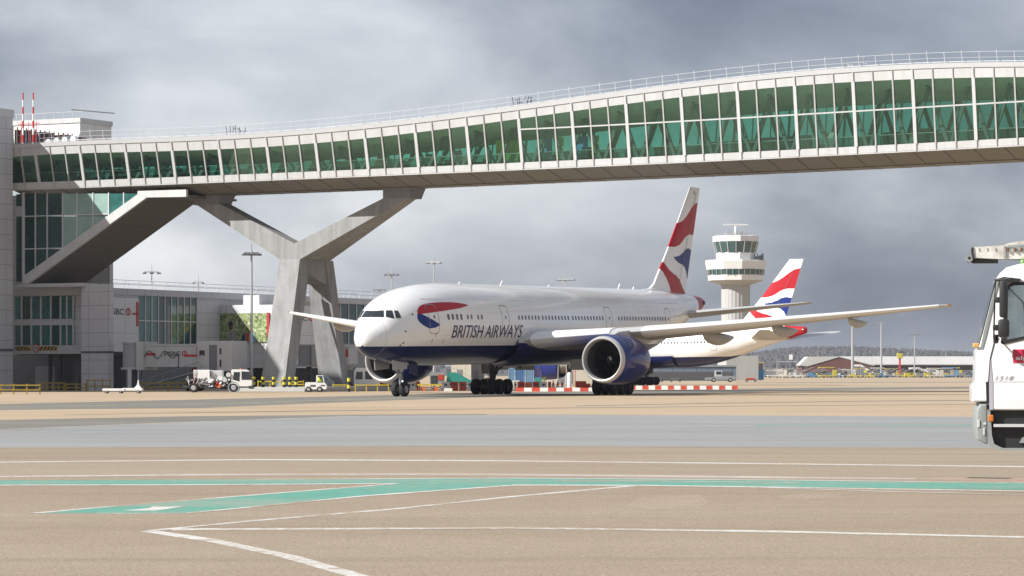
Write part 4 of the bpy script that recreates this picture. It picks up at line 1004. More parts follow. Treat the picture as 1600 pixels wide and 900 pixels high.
pane([(168, 282), (182, 240), (255, 236), (256, 281)]); pane([(269, 279), (270, 236), (311, 236), (325, 290)]); pane([(338, 291), (324, 237), (349, 238), (373, 284)])
def xa(px, py=497, y=-3.07): return on_y(px, py, y)[0]
wins = [703, 709, 715.2, 721.4, 731.3, 737, 747.4, 753.2]
wx = [xa(p) for p in wins]
for a, b in ((811, 842), (848, 888), (895, 942), (967, 1041)):
    x0, x1 = xa(a), xa(b); n = int(round((x1-x0)/.56)); wx += [x0+(x1-x0)*k/n for k in range(n+1)]
def rounded(cx, cz, w_, h_, r, n=3):
    o = []
    for sx_, sz_, a0 in ((1, 1, 0), (-1, 1, 90), (-1, -1, 180), (1, -1, 270)):
        for k in range(n+1):
            a = R(a0+90*k/n); o.append((cx+sx_*(w_/2-r)+r*math.cos(a), cz+sz_*(h_/2-r)+r*math.sin(a)))
    return o
ZW = 6.03
for i, x in enumerate(wx[:99]):
    big = i < 4
    decal('cabin_window', rounded(x, ZW+ZO(x), .29 if big else .25, .44 if big else .36, .10), cabin_glass, px=False, lift=.014, step=1)
for px0, wd in ((684, 1.2), (790, 1.2), (952, 1.2), (1047, 1.1)):
    x = xa(px0); z0, z1 = 4.78+ZO(x), 6.95+ZO(x); mb = MB()
    outer = rounded(x, (z0+z1)/2, wd, z1-z0, .22, 4); inner = rounded(x, (z0+z1)/2, wd-.09, z1-z0-.09, .19, 4); n = len(outer)
    bm = bmesh.new(); A_ = [bm.verts.new((a, b, 0)) for a, b in outer]; B_ = [bm.verts.new((a, b, 0)) for a, b in inner]
    for k in range(n): bm.faces.new((A_[k], A_[(k+1) % n], B_[(k+1) % n], B_[k]))
    skin(bm, False, .018, .5); mb.from_bm(bm)
    dr_ = mb.build('cabin_door', mat('door_outline', (.33, .33, .35), .5, .2), air)
    decal('door_window', rounded(x+.05, ZW+ZO(x)+.0, .16, .26, .06), cabin_glass, parent=dr_, px=False, lift=.02, step=1)
x0, x1 = xa(708.5, 517), xa(816.5, 517)
bm = text_tris('BRITISH AIRWAYS', shear=.13, bold=.003, spacing=.98)
zl = lambda x: on_y(708.5, 528, -3.0)[1]+(on_y(816.5, 527.5, -3.0)[1]-on_y(708.5, 528, -3.0)[1])*(x-x0)/(x1-x0)
zh = lambda x: on_y(708.5, 508, -3.0)[1]+(on_y(816.5, 507.8, -3.0)[1]-on_y(708.5, 508, -3.0)[1])*(x-x0)/(x1-x0)
for v in bm.verts:
    x = x0+v.co.x*(x1-x0); v.co = Vector((x, zl(x)+v.co.y*(zh(x)-zl(x)), 0))
skin(bm, False, .02, .3); mb = MB(); mb.from_bm(bm); mb.build('lettering', mat('navy_lettering', (.012, .018, .085), .4), air)
seam = mat('faint_skin_seam', (.60, .60, .60), .45)
for xr_ in (9.6, 13.4, 22.9, 28.6, 33.2, 39.4, 44.2, 50.2, 54.2):
    mb = MB(); h1, *_ = section(xr_); h1 = h1[:27]; vs = [(xr_+d, -y-.004, z+.002) for d in (0, .03) for y, z in h1]; n = len(h1)
    mb.add(vs, [(i, i+1, n+i+1, n+i) for i in range(n-1)], True); mb.build('skin_seam', seam, air)
mb = MB(); q = [(x, *[(-ysurf(x, 7.35+ZO(x))-.006), 7.35+ZO(x)]) for x in np.linspace(6, 52, 60)]
mb.add([(a, b, c+d) for a, b, c in q for d in (0, .03)], [(2*i, 2*i+2, 2*i+3, 2*i+1) for i in range(59)], True); mb.build('skin_seam', seam, air)
# nose cone seam, door lights, probes
for xr_ in (1.9,):
    mb = MB(); h1, *_ = section(xr_); h2, *_ = section(xr_+.025)
    vs = [(xr_, -y*1.002-.004, z) for y, z in h1[2:-2]]+[(xr_+.025, -y*1.002-.004, z) for y, z in h2[2:-2]]; n = len(vs)//2
    mb.add(vs, [(i, i+1, n+i+1, n+i) for i in range(n-1)]); mb.build('radome_seam', mat('pale_seam', (.5, .5, .5), .5), air)
for q in ((401, 376), (385, 453), (365, 469), (447, 262)):
    h = hit(*Zm(*q))
    if h[0]: decal('sensor', ell(h[0].x, h[0].z, .09, .06, 8), dark_steel, px=False, lift=.02, step=1)
for x_, h_, w_ in ((22.5, .38, .5), (15.5, .2, .35), (31, .18, .35), (44.5, .45, .45), (47.5, .25, .3)):
    z = interp(x_, 1)+ZO(x_)-.03; mb = MB(); mb.prism([(x_, z), (x_+w_, z), (x_+w_*1.15, z+h_), (x_+w_*.8, z+h_)], 'y', -.03, .03); mb.build('antenna', ac_white, air)
for x_ in (20.5, 25.5):
    mb = MB(); mb.prism([(x_, 2.5+ZO(x_)), (x_+.5, 2.5+ZO(x_)), (x_+.7, 2.05+ZO(x_)), (x_+.5, 2.05+ZO(x_))], 'y', -.03, .03); mb.build('antenna', dark_steel, air)

# belly fairing over the wing root
mb = MB(); vs = []; fx = [19.8, 20.6, 21.8, 23.5, 26, 30, 34, 37, 39.5, 41.5]; fw = [0.02, .42, .78, 1, 1, 1, 1, .8, .45, .02]
NN = 28
for x, k in zip(fx, fw):
    for j in range(NN+1):
        a = R(-2+184*j/NN); cz, ry, rz = 4.35+ZO(x), 3.02+.52*k, 1.90+.22*k
        y = ry*math.cos(a); z = cz-rz*max(0, math.sin(a))**.75 if math.sin(a) > 0 else cz
        vs.append((x, y, z))
for i in range(len(fx)-1):
    for j in range(NN):
        mb.f.append([i*(NN+1)+j, i*(NN+1)+j+1, (i+1)*(NN+1)+j+1, (i+1)*(NN+1)+j]); mb.m.append(1 if min(vs[i*(NN+1)+j][2], vs[i*(NN+1)+j+1][2]) < 3.9+ZO(fx[i]) else 0); mb.sm.append(True)
mb.v = vs; mb.build('belly_fairing', [ac_grey, ac_blue], air)

# wings
def airfoil(n=14):
    o = []
    for k in range(n+1):
        c = (1-math.cos(math.pi*k/n))/2; t = 5*.12*(.2969*math.sqrt(c)-.126*c-.3516*c*c+.2843*c**3-.1036*c**4); o.append((c, t))
    up = [(c, t*1.05) for c, t in o]; lo = [(c, -t*.95) for c, t in o][::-1]
    return up+lo[1:-1]
AF = airfoil()
def aero(sects, m, name, parent, top_m=None):
    """sects: (y, xLE, xTE, zLE, thickness ratio, droop of the trailing edge)"""
    mb = MB(); n = len(AF); vs = []
    for y, xl, xt, zl_, th, dr_ in sects:
        for c, t in AF: vs.append((xl+c*(xt-xl), y, zl_+t*(xt-xl)*th/.12-dr_*c))
    for i in range(len(sects)-1):
        for k in range(n):
            mb.f.append([i*n+k, i*n+(k+1) % n, (i+1)*n+(k+1) % n, (i+1)*n+k]); mb.m.append(0 if k < n//2 else 1); mb.sm.append(True)
    for e_ in (0, len(sects)-1): mb.f.append([e_*n+k for k in range(n)]); mb.m.append(0); mb.sm.append(False)
    mb.v = vs; return mb.build(name, [top_m or m, m], parent, sharp=50)
def lerp(a, b, t): return a+(b-a)*t
def wing_at(y):
    y = abs(y)
    xl = lerp(19.9, 25.2, (y-2.6)/7.0) if y < 9.6 else lerp(25.2, 40.7, (y-9.6)/20.8)
    xt = lerp(34.6, 35.0, (y-2.6)/7.4) if y < 10 else lerp(35.0, 42.9, (y-10)/20.4)
    zl_ = lerp(4.25, 4.92, (y-2.6)/7.0) if y < 9.6 else 4.92+2.22*((y-9.6)/20.8)**1.06
    th = lerp(.105, .10, min(1, (y-2.6)/7)) if y < 9.6 else lerp(.105, .085, (y-9.6)/20.8)
    return xl, xt, zl_, th, lerp(.35, .05, min(1, y/30))
YS = [2.4, 3.2, 4.5, 6, 8, 9.8, 12, 15, 18, 21, 24, 27, 29.4, 30.2]
slat_m = mat('sunlit_leading_edge', (.74, .74, .735), .3, 0, .03, 2)
for sg in (-1, 1):
    S_ = [(sg*y,)+wing_at(y) for y in YS]; xl, xt, z_, th, d_ = wing_at(30.2); S_.append((sg*30.5, xl+.7, xt+.05, z_+.03, .03, d_))
    wg = aero(S_, ac_under, 'wing', air, ac_grey)
    # slat: thin skin round the leading edge, whitened to paint in sunlight
    for ya, yb in ((3.6, 8.6), (10.6, 30.0)):
        mb = MB(); prof = [k for k in range(len(AF)) if AF[k][0] < .115]; prof = sorted([k for k in prof if k >= len(AF)//2])+sorted([k for k in prof if k < len(AF)//2]); vs = []
        ys = np.linspace(ya, yb, 12)
        for y in ys:
            xl, xt, z_, th, d_ = wing_at(y)
            for k in prof: c, t = AF[k]; vs.append((xl+c*(xt-xl)-.05, sg*y, z_+t*(xt-xl)*th/.12*1.08+(.03 if t > 0 else -.03)*(c > .001)-d_*c))
        n = len(prof); mb.add(vs, [(i*n+k, i*n+k+1, (i+1)*n+k+1, (i+1)*n+k) for i in range(len(ys)-1) for k in range(n-1)], True); mb.build('slat', slat_m, wg)
    for yf, ln, r_ in ((6.3, 6.4, .55), (13.4, 6.6, .50), (18.3, 5.8, .42), (23.6, 4.6, .34)):
        xl, xt, z_, th, d_ = wing_at(yf); mb = MB(); pr = []
        for k in range(13):
            u = k/12; rr_ = r_*math.sin(math.pi*min(1, u*1.02)**.75)**.6 if 0 < u < 1 else .01; pr.append((max(rr_, .01), u))
        x_a = xt-ln*.72; vs = []; n = 12
        for r__, u in pr:
            for j in range(n):
                a = 2*math.pi*j/n; vs.append((x_a+u*ln, sg*yf+.55*r__*math.cos(a), z_-d_*1.0-.30-.25*math.sin(math.pi*u)+r__*math.sin(a)*1.05-.1*u))
        mb.add(vs, [(i*n+k, i*n+(k+1) % n, (i+1)*n+(k+1) % n, (i+1)*n+k) for i in range(12) for k in range(n)], True); mb.build('flap_fairing', ac_under, wg)
    mb = MB(); xl, xt, z_, th, d_ = wing_at(30.3); mb.prism([(xl+.2, z_-.02), (xl+1.3, z_-.02), (xl+1.3, z_+.1), (xl+.4, z_+.1)], 'y', sg*30.45, sg*30.52); mb.build('tip_light', mat('tip_light_amber', (.5, .25, .1), .3), wg)

# engines
EX, EY, EZ = 20.9, 9.6, 2.78
for sg in (-1, 1):
    en = bpy.data.objects.new('engine', None); C.objects.link(en); en.parent = air; en.location = (EX, sg*EY, EZ)
    mb = MB(); mb.lathe([(1.66, .16), (1.80, .38), (1.90, .8), (1.955, 1.5), (1.97, 2.4), (1.94, 3.4), (1.86, 4.3), (1.74, 5.0), (1.62, 5.5), (1.58, 5.5), (1.55, 4.6)], 'x', 48)
    mb.build('nacelle', eng_blue, en)
    mb = MB(); mb.lathe([(1.50, .55), (1.50, .30), (1.53, .12), (1.58, .02), (1.64, .0), (1.70, .04), (1.76, .16), (1.82, .36), (1.815, .40)], 'x', 48); mb.build('intake_lip', lip_m, en)
    mb = MB(); mb.lathe([(1.50, .52), (1.52, .9), (1.56, 1.5), (1.56, 2.7)], 'x', 48); mb.build('intake_duct', duct_m, en)
    mb = MB(); nb_ = 22
    for k in range(nb_):
        a = 2*math.pi*k/nb_; vs = []
        for r_, tw, ch in ((.42, .75, .30), (.9, .6, .46), (1.3, .5, .52), (1.53, .4, .5)):
            for sgn in (-1, 1):
                da = sgn*ch/2*math.cos(tw)/r_; vs.append((2.05+sgn*ch/2*math.sin(tw)*1.4, r_*math.cos(a+da+r_*.18), r_*math.sin(a+da+r_*.18)))
        mb.add(vs, [(0, 1, 3, 2), (2, 3, 5, 4), (4, 5, 7, 6)], True)
    mb.build('fan', mat('fan_blade_dark', (.012, .012, .014), .5, .3, .2, 4), en)
    mb = MB(); mb.disc(1.55, 2.6, 'x', 40); mb.build('fan_shade_disc', mat('fan_shadow', (.006, .006, .006), .9), en)  # near black disc stands for the shade behind the fan
    mb = MB(); mb.lathe([(.001, 1.32), (.12, 1.40), (.26, 1.60), (.40, 1.9), (.44, 2.2)], 'x', 24); sp = mb.build('spinner', mat('spinner_grey', (.012, .012, .013), .5), en)
    mb = MB(); vs = []; n = 26
    for k in range(n):
        u = k/(n-1); a = -1.1+u*4.6; rc = .30-.20*u; wd_ = .055+.06*math.sin(math.pi*min(1, u*1.1))
        for r_ in (rc-wd_/2, rc+wd_/2):
            xx = np.interp(r_, [0, .12, .26, .40, .44], [1.32, 1.40, 1.60, 1.9, 2.2])-.03; vs.append((xx, r_*math.cos(a)*sg*-1, r_*math.sin(a)))
    mb.add(vs, [(2*i, 2*i+1, 2*i+3, 2*i+2) for i in range(n-1)]); mb.build('spinner_swirl', mat('swirl_white', (.8, .8, .8), .4), sp)
    mb = MB(); mb.lathe([(1.15, 4.6), (1.12, 5.4), (1.0, 6.2), (.80, 6.9), (.76, 6.9), (.6, 6.6)], 'x', 32); mb.lathe([(.62, 6.2), (.5, 6.9), (.25, 7.6), (.01, 7.9)], 'x', 24); mb.build('exhaust_core', hot_m, en)
    mb = MB(); xl, xt, z_, th, d_ = wing_at(EY)
    mb.prism([(1.4, 1.85), (2.6, 2.15), (xl-EX+.6, z_-EZ+.18), (xl-EX+5.2, z_-EZ-.35), (xl-EX+3.6, z_-EZ-.85), (5.2, .9), (3.0, 1.4)], 'y', -.24, .24); mb.build('pylon', ac_grey, en)
    mb = MB(); mb.tube([(2.6, -sg*1.25, 1.55), (3.9, -sg*1.2, 1.6)], [.03, .05], 6); mb.prism([(1.9, 1.35), (3.2, 1.35), (3.3, 1.85), (2.7, 1.9)], 'y', -sg*1.45, -sg*1.40); mb.build('strake', ac_blue, en)

# tail
def inpoly(x, y, P):
    c = False; j = len(P)-1
    for i in range(len(P)):
        if (P[i][1] > y) != (P[j][1] > y) and x < (P[j][0]-P[i][0])*(y-P[i][1])/(P[j][1]-P[i][1])+P[i][0]: c = not c
        j = i
    return c
Z8 = lambda x, y: on_y(980+x/3.75, 280+y/3.75, 0)
redU = [Z8(*p) for p in [(440, 138), (410, 139), (397, 142), (382, 153), (366, 173), (349, 200), (333, 224), (315, 243), (294, 256), (270, 262), (225, 400), (242, 397), (268, 396), (290, 388), (308, 370), (322, 350), (338, 334), (358, 324), (386, 325), (420, 328)]]
blueP = [Z8(*p) for p in [(400, 416), (375, 415), (350, 404), (332, 412), (312, 434), (288, 450), (255, 457), (268, 474), (288, 492), (312, 500), (326, 512), (338, 532), (345, 556), (350, 582), (380, 582)]]
redL = [Z8(*p) for p in [(206, 484), (214, 505), (228, 530), (250, 550), (275, 566), (292, 584), (308, 610), (322, 640), (336, 664), (352, 668), (352, 720), (240, 700), (236, 660), (226, 618), (208, 572), (185, 520), (170, 500)]]
le = [(49.6, 9.0), (50.9, 9.12), (51.9, 9.6)]+[Z8(*p) for p in [(240, 395), (365, 50)]]
te = [Z8(*p) for p in [(336, 700), (425, 55)]]
zt_ = 18.42
def le_x(z):
    zs = [p[1] for p in le]; return float(np.interp(z, zs, [p[0] for p in le]))
def te_x(z): return te[0][0]+(te[1][0]-te[0][0])*(z-te[0][1])/(te[1][1]-te[0][1])
mb = MB(); NZ, NC = 130, 70; z0_ = 8.3; vs = []
for sgn in (-1, 1):
    for i in range(NZ+1):
        z = z0_+(zt_-z0_)*i/NZ; a, b = le_x(z), te_x(z)
        for j in range(NC+1):
            c = (j/NC)**1.5 if j else 0; th = .105*(b-a)*5*(.2969*math.sqrt(c)-.126*c-.3516*c*c+.2843*c**3-.1036*c**4); vs.append((a+(b-a)*c, sgn*th*.85, z))
M1 = (NZ+1)*(NC+1)
for q in (0, 1):
    for i in range(NZ):
        for j in range(NC):
            k = q*M1+i*(NC+1)+j; f = [k, k+1, k+NC+2, k+NC+1]; mb.f.append(f)
            cx, cz = (vs[k][0]+vs[k+NC+2][0])/2, (vs[k][2]+vs[k+NC+2][2])/2
            mb.m.append(1 if inpoly(cx, cz, redU) or inpoly(cx, cz, redL) else 2 if inpoly(cx, cz, blueP) else 0); mb.sm.append(True)
for i in (0, NZ):
    for j in range(NC): mb.f.append([i*(NC+1)+j, i*(NC+1)+j+1, M1+i*(NC+1)+j+1, M1+i*(NC+1)+j]); mb.m.append(0); mb.sm.append(False)
mb.v = vs; fin = mb.build('tail_fin', [ac_white, ac_red, ac_navy], air, sharp=60)
mb = MB(); zz = [9.2, 17.9]
for z in np.linspace(9.2, 17.9, 2): pass
mb.bar((lerp(le_x(9.3), te_x(9.3), .70), -.27, 9.3), (lerp(le_x(18), te_x(18), .66), -.10, 18), .02, .02); mb.build('rudder_gap', ac_line, fin)
mb = MB(); put_text(mb, 'N', lambda u, v: (lerp(60.4, 60.65, u), -.12, 17.75+v*.35)); mb.build('tail_letter', mat('dark_letter', (.05, .05, .06), .5), fin)
for sg in (-1, 1):
    aero([(sg*y, lerp(53.6, 60.6, u), lerp(60.3, 62.4, u), lerp(6.85, 7.95, u)+.0, .10, .05) for y, u in ((.8, 0), (3, .22), (6, .53), (9, .84), (10.4, .98))]+[(sg*10.75, 61.2, 62.5, 8.02, .03, .02)], ac_under, 'tailplane', air, ac_grey)
mb = MB(); mb.lathe([(0, 0), (.26, 0), (.26, -.3)], 'x', 14, (62.3, -.18, 7.55+ZO(62))); mb.build('exhaust_pipe', hot_m, air)

# undercarriage
def wheel(r, wd_, o):
    mb = MB(); mb.lathe([(r*.52, -wd_/2), (r*.86, -wd_/2), (r*.97, -wd_*.36), (r, -wd_*.15), (r, wd_*.15), (r*.97, wd_*.36), (r*.86, wd_/2), (r*.52, wd_/2)], 'y', 28, o); return mb
def add_wheel(r, wd_, o, par):
    w_ = wheel(r, wd_, o).build('wheel', tyre_m, par)
    mb = MB(); mb.lathe([(0, -wd_*.30), (r*.3, -wd_*.36), (r*.45, -wd_*.30), (r*.53, -wd_*.44), (r*.53, wd_*.44), (r*.45, wd_*.30), (r*.3, wd_*.36), (0, wd_*.30)], 'y', 20, o); return w_, mb
ng = bpy.data.objects.new('nose_gear', None); C.objects.link(ng); ng.parent = air; ng.location = (6.4, 0, 0)
for sg in (-1, 1):
    w_, hb = add_wheel(.55, .40, (0, sg*.33, .55), ng); hb.build('hub', rim_m, ng)
mb = MB(); mb.tube([(0, 0, .55), (.0, 0, 1.4), (0, 0, 3.0)], [.09, .12, .15], 12); mb.tube([(0, -.5, .55), (0, .5, .55)], .08, 10); mb.tube([(.05, 0, 1.5), (-1.4, 0, 2.75)], .07, 8); mb.bar((.2, 0, .7), (.35, 0, 1.2), .15, .06); mb.bar((.35, 0, 1.2), (.15, 0, 1.7), .15, .06); mb.box(-.25, -.1, -.22, .22, 1.5, 1.75); mb.build('strut', strut_m, ng)
for sg in (-1, 1):
    mb = MB(); mb.prism([(.1, 2.65), (1.5, 2.65), (1.4, 1.55), (.2, 1.75)], 'y', sg*.62, sg*.66); mb.build('gear_door', ac_blue, ng)
    mb = MB(); mb.prism([(-2.6, 2.75), (-.3, 2.7), (-.35, 2.05), (-2.5, 1.95)], 'y', sg*.72, sg*.76); mb.build('gear_door', ac_under, ng)
    mb = MB(); mb.lathe([(0, -.06), (.11, -.06), (.13, .08), (0, .1)], 'x', 12, (-.25, sg*.18, 1.95)); mb.build('taxi_light', mat('lamp_glass', (.7, .7, .7), .15), ng)
for sg in (-1, 1):
    mg = bpy.data.objects.new('main_gear', None); C.objects.link(mg); mg.parent = air; mg.location = (31.77, sg*5.49, 0)
    for dx in (-1.45, 0, 1.45):
        for dy in (-.70, .70):
            w_, hb = add_wheel(.64, .50, (dx, dy, .64), mg); hb.build('hub', mat('hub_backlit', (.02, .02, .021), .7), mg)  # hubs coloured almost black to paint in their backlit shade
    mb = MB(); mb.bar((-1.6, 0, .66), (1.6, 0, .66), .28, .3); mb.tube([(0, 0, .64), (0, 0, 1.6), (0, 0, 4.0)], [.14, .2, .26], 12)
    for dx in (-1.45, 0, 1.45): mb.tube([(dx, -.9, .64), (dx, .9, .64)], .09, 8)
    mb.tube([(0, 0, 1.6), (0, -sg*2.2, 3.2)], .1, 8); mb.tube([(.1, 0, 1.5), (2.2, 0, 3.4)], .1, 8); mb.tube([(-.1, 0, 1.9), (-1.7, -sg*.3, 3.3)], .09, 8); mb.bar((.3, 0, 1.0), (.5, 0, 1.7), .3, .08)
    mb.build('strut', mat('gear_strut_backlit', (.06, .06, .065), .5, .3, .2, 3), mg)  # backlit shade of the main struts put into a darker colour
    mb = MB(); mb.prism([(-.8, 1.7), (1.0, 1.7), (1.2, 3.9), (-1.0, 3.9)], 'y', sg*.5, sg*.55); mb.build('gear_door', ac_under, mg); mb = MB(); mb.prism([(-1.6, 2.0), (1.8, 2.0), (1.8, 2.9), (-1.6, 2.9)], 'y', -sg*3.0, -sg*3.05); mb.build('gear_door', ac_under, mg)
# thin panel lines where the doors and cargo hatches show
for x_, z_, w_, h_ in ((xa(575+13, 541), 0, 0, 0),):
    pass
for px, py in ((606, 398), (578, 440), (651, 440)):
    h = hit(*Zm(px, py))
    if h[0]: decal('service_mark', [(h[0].x-.02, h[0].z-.14), (h[0].x+.03, h[0].z-.14), (h[0].x+.03, h[0].z+.14), (h[0].x-.02, h[0].z+.14)], mat('mark_red', (.45, .06, .06), .5), px=False, lift=.02, step=1)

# the second airliner, beyond the first: a copy with its own place and heading
air2 = copy_tree(air)
H2 = 0
r2 = R(-34)
tail2 = AT(1253, 443)                                   # where its fin's trailing tip stands
lx, lz = 61.8, 0
air2.rotation_euler = (0, 0, r2)
air2.location = (tail2.x-lx*math.cos(r2), tail2.y-lx*math.sin(r2), 0)
air2['label'] = 'far white airliner facing away with a bright red tail cone, behind the nearer wing'
# ------------------------------------------------------------------ control tower
DT = 870
ct = thing('control_tower', 'white airport control tower with two glazed rings on a fluted shaft', 'control tower', AT(1149.5, DT), R(8))
def z_at(py): return ZA(py, DT)
k_ = DT/F
tw = mat('tower_white', (.72, .715, .70), .6, 0, .05, .2); tcnc = mat('tower_concrete', (.42, .42, .41), .8, 0, .08, .15, stretch=(1, 1, .2))
tgl = mat('tower_glass', (.03, .075, .075), .07, 0, .4, .12, spec=.9)
def ring(name, prof, m, n, par=ct, sm=False):
    mb = MB(); mb.lathe([(r*k_, z_at(y)) for r, y in prof], 'z', n); mb.sm = [sm]*len(mb.f); return mb.build(name, m, par)
mb = MB(); n = 24; vs = []
for z in (0, z_at(445)):
    for k in range(n*2):
        a = math.pi*k/n; r = (22.5 if k % 2 == 0 else 22.0)*k_; vs.append((r*math.cos(a), r*math.sin(a), z))
mb.add(vs, [(k, (k+1) % (2*n), 2*n+(k+1) % (2*n), 2*n+k) for k in range(2*n)]); mb.build('shaft', tcnc, ct)
ring('corbel', [(22.5, 446), (24, 445), (41, 439.5), (43, 438)], tcnc, 10)
ring('lower_ring', [(43, 438.4), (44, 430), (0, 430)], tw, 10); ring('gallery_window', [(43.2, 430), (44.6, 421.5)], tgl, 20)
ring('upper_ring', [(45.5, 421.5), (48, 409), (47.5, 407), (0, 406)], tw, 10)
ring('drum', [(30.5, 407), (31, 395), (0, 395)], tw, 10)
ring('cab_window', [(30.6, 395.5), (35.5, 378)], tgl, 16)
ring('cab_roof', [(33, 378.5), (36, 378), (36.2, 369.5), (35, 369), (0, 368.5)], tw, 10)
for k in range(16):
    a = 2*math.pi*(k+.5)/16; mb = MB(); mb.bar((31*k_*math.cos(a), 31*k_*math.sin(a), z_at(395)), (35.8*k_*math.cos(a), 35.8*k_*math.sin(a), z_at(378)), .16, .16); mb.build('window_post', alu, ct)
mb = MB()
for k in range(30):
    a = 2*math.pi*k/30; mb.bar((44.2*k_*math.cos(a), 44.2*k_*math.sin(a), z_at(430)), (44.9*k_*math.cos(a), 44.9*k_*math.sin(a), z_at(421.5)), .13, .13)
mb.build('gallery_mullions', steel, ct)
mb = MB(); mb.tube([(0, 0, z_at(369)), (0, 0, z_at(353))], .35, 8); mb.bar((-19.5*k_, 0, z_at(351)), (19.5*k_, 0, z_at(351)), .5, .35); mb.build('radar_bar', tw, ct)
mb = MB()
for k in range(16):
    mb = MB(); a = random.uniform(0, 6.28); r = random.uniform(5, 30)*k_; mb.bar((r*math.cos(a), r*math.sin(a), z_at(369)), (r*math.cos(a), r*math.sin(a), z_at(369)+random.uniform(.5, 2.0)), .1, .1); mb.build('aerial', steel, ct)
mb = MB()
for k in range(24):
    a = 2*math.pi*k/24; b = 2*math.pi*(k+1)/24; r = 32*k_; mb.bar((r*math.cos(a), r*math.sin(a), z_at(366.5)), (r*math.cos(b), r*math.sin(b), z_at(366.5)), .08, .08)
mb.build('roof_rail', steel, ct)
for q in ((-3, -1.2, 363), (.6, 2.2, 361)): mb = MB(); mb.box(q[0], q[1], -.6, .6, z_at(369), z_at(q[2])); mb.build('roof_unit', steel, ct)
mb = MB()
for k in range(10): x = (24+k*1.5)*k_; mb.bar((x, -5, z_at(407)), (x, -5, z_at(407)+random.uniform(.8, 2)), .25, .25)
mb.build('balcony_equipment', dark_steel, ct)
mb = MB(); mb.box(-4.0, 5.3, -6, 6, 0, z_at(556)); mb.build('base_block', tcnc, ct)

# ------------------------------------------------------------------ hills and far wood
mb = MB(); DH = 4300; n = 120; rows = 10; vs = []
def hill_px(x):
    pts = [(-900, 578), (200, 576), (900, 572), (1150, 560), (1200, 551), (1250, 546), (1330, 545.5), (1400, 549), (1450, 551), (1520, 555), (1700, 556), (2400, 566)]
    return float(np.interp(x, [p[0] for p in pts], [p[1] for p in pts]))
for j in range(rows+1):
    for i in range(n+1):
        px = -900+3300*i/n; D = DH+j*110; u = math.sin(math.pi*j/rows/1.0)**.8 if 0 < j < rows else 0
        top = ZA(hill_px(px)+3.2, DH+500); vs.append(((px-800)/F*D, D, top*u-1.5+3*math.sin(i*.7+j)*u))
mb.add(vs, [(j*(n+1)+i, j*(n+1)+i+1, (j+1)*(n+1)+i+1, (j+1)*(n+1)+i) for j in range(rows) for i in range(n)], True)
setting(mb.build('hills', mat('winter_hillside', (.06, .058, .057), .95, 0, .25, .01)))
mb = MB(); rnd = random.Random(3)
for k in range(2600):
    px = rnd.uniform(1030, 1620) if k < 2200 else rnd.uniform(600, 2300); jj = rnd.uniform(.05, .5); D = DH+jj*1100
    u = math.sin(math.pi*jj)**.8; z = ZA(hill_px(px)+3.2, DH+500)*u; r = rnd.uniform(4, 7.5); x = (px-800)/F*D; mb.mi(rnd.choice((0, 0, 1, 2)))
    vs = [(x, D, z+rnd.uniform(6, 10))]; m_ = 7
    for q in range(2):
        for i in range(m_):
            a = 6.28*i/m_; rr_ = r*(.75 if q == 0 else 1)*rnd.uniform(.7, 1.15); vs.append((x+rr_*math.cos(a), D+rr_*math.sin(a), z+(5 if q == 0 else -2)+rnd.uniform(-1.2, 1.2)))
    fs = [(0, 1+i, 1+(i+1) % m_) for i in range(m_)]+[(1+i, 1+m_+i, 1+m_+(i+1) % m_, 1+(i+1) % m_) for i in range(m_)]
    mb.add(vs, fs)
wd = mb.build('distant_wood', [mat('bare_wood_a', (.066, .061, .062), .95, 0, .3, .02), mat('bare_wood_b', (.074, .067, .065), .95, 0, .3, .02), mat('bare_wood_c', (.060, .059, .060), .95, 0, .3, .02)])
tag(wd, 'brown grey bare winter woodland along the far ridge', 'woodland'); setting(wd, 'stuff')

# ------------------------------------------------------------------ far buildings
roofw = mat('pale_roof_sheet', (.52, .50, .47), .7, 0, .12, .05, stretch=(1, .1, 1)); brickb = mat('red_brown_cladding', (.16, .055, .04), .8, 0, .15, .1)
DWH = 1800
def xw(px, D=DWH): return (px-800)/F*D
wh = thing('warehouse', 'long low warehouse with pale roof and red brown gable far to the right', 'building', AT(1400, DWH))
x0, xg, xh, x1 = xw(1248)-xw(1400), xw(1310)-xw(1400), xw(1362)-xw(1400), xw(1720)-xw(1400)
ze, zr = ZA(569, DWH), ZA(556.5, DWH)
mb = MB(); mb.box(xh-4, x1, 3, 40, 0, ze+.2); mb.box(x0+2, xh-8, 2, 30, 0, ze); mb.build('wall', brickb, wh)
mb = MB(); mb.prism([(0, ze), (20, zr), (42, ze), (42, ze-.4), (20, zr-.5), (0, ze-.5)], 'x', xg, x1); mb.build('roof', roofw, wh)
mb = MB(); mb.prism([(x0+3, ze-1), (xg, zr-.6), (xh, ze-1), (xh, ze-4.5), (x0+3, ze-4.5)], 'y', -2.2, 1.6); mb.build('gable', brickb, wh)
mb = MB(); mb.prism([(x0, ze-.8), (xw(1262)-xw(1400), zr-.3), (xg, zr-.1), (xg, zr-.6), (x0+5, ze-1.3)], 'y', -2.6, 20); mb.prism([(xg, zr-.1), (xh+1.5, ze-.8), (xh+1.5, ze-1.2), (xg, zr-.55)], 'y', -2.6, 3); mb.build('gable_roof', roofw, wh)
mb = MB()
for i in range(26): mb.box(xh+3+i*3.3, xh+5.2+i*3.3, 2.8, 2.98, .5, ze-1.5)
mb.build('loading_door', mat('dark_shutter', (.07, .07, .075), .6), wh)
hb_ = thing('hangar', 'long low blue grey shed behind the far airliner', 'building', AT(1075, 760))
mb = MB(); mb.box(-14, 12, 0, 14, 0, ZA(573, 760)); mb.build('wall', panel_mat('blue_grey_sheeting', (.13, .17, .22), 3, 50, .2, (.07, .09, .12)), hb_)
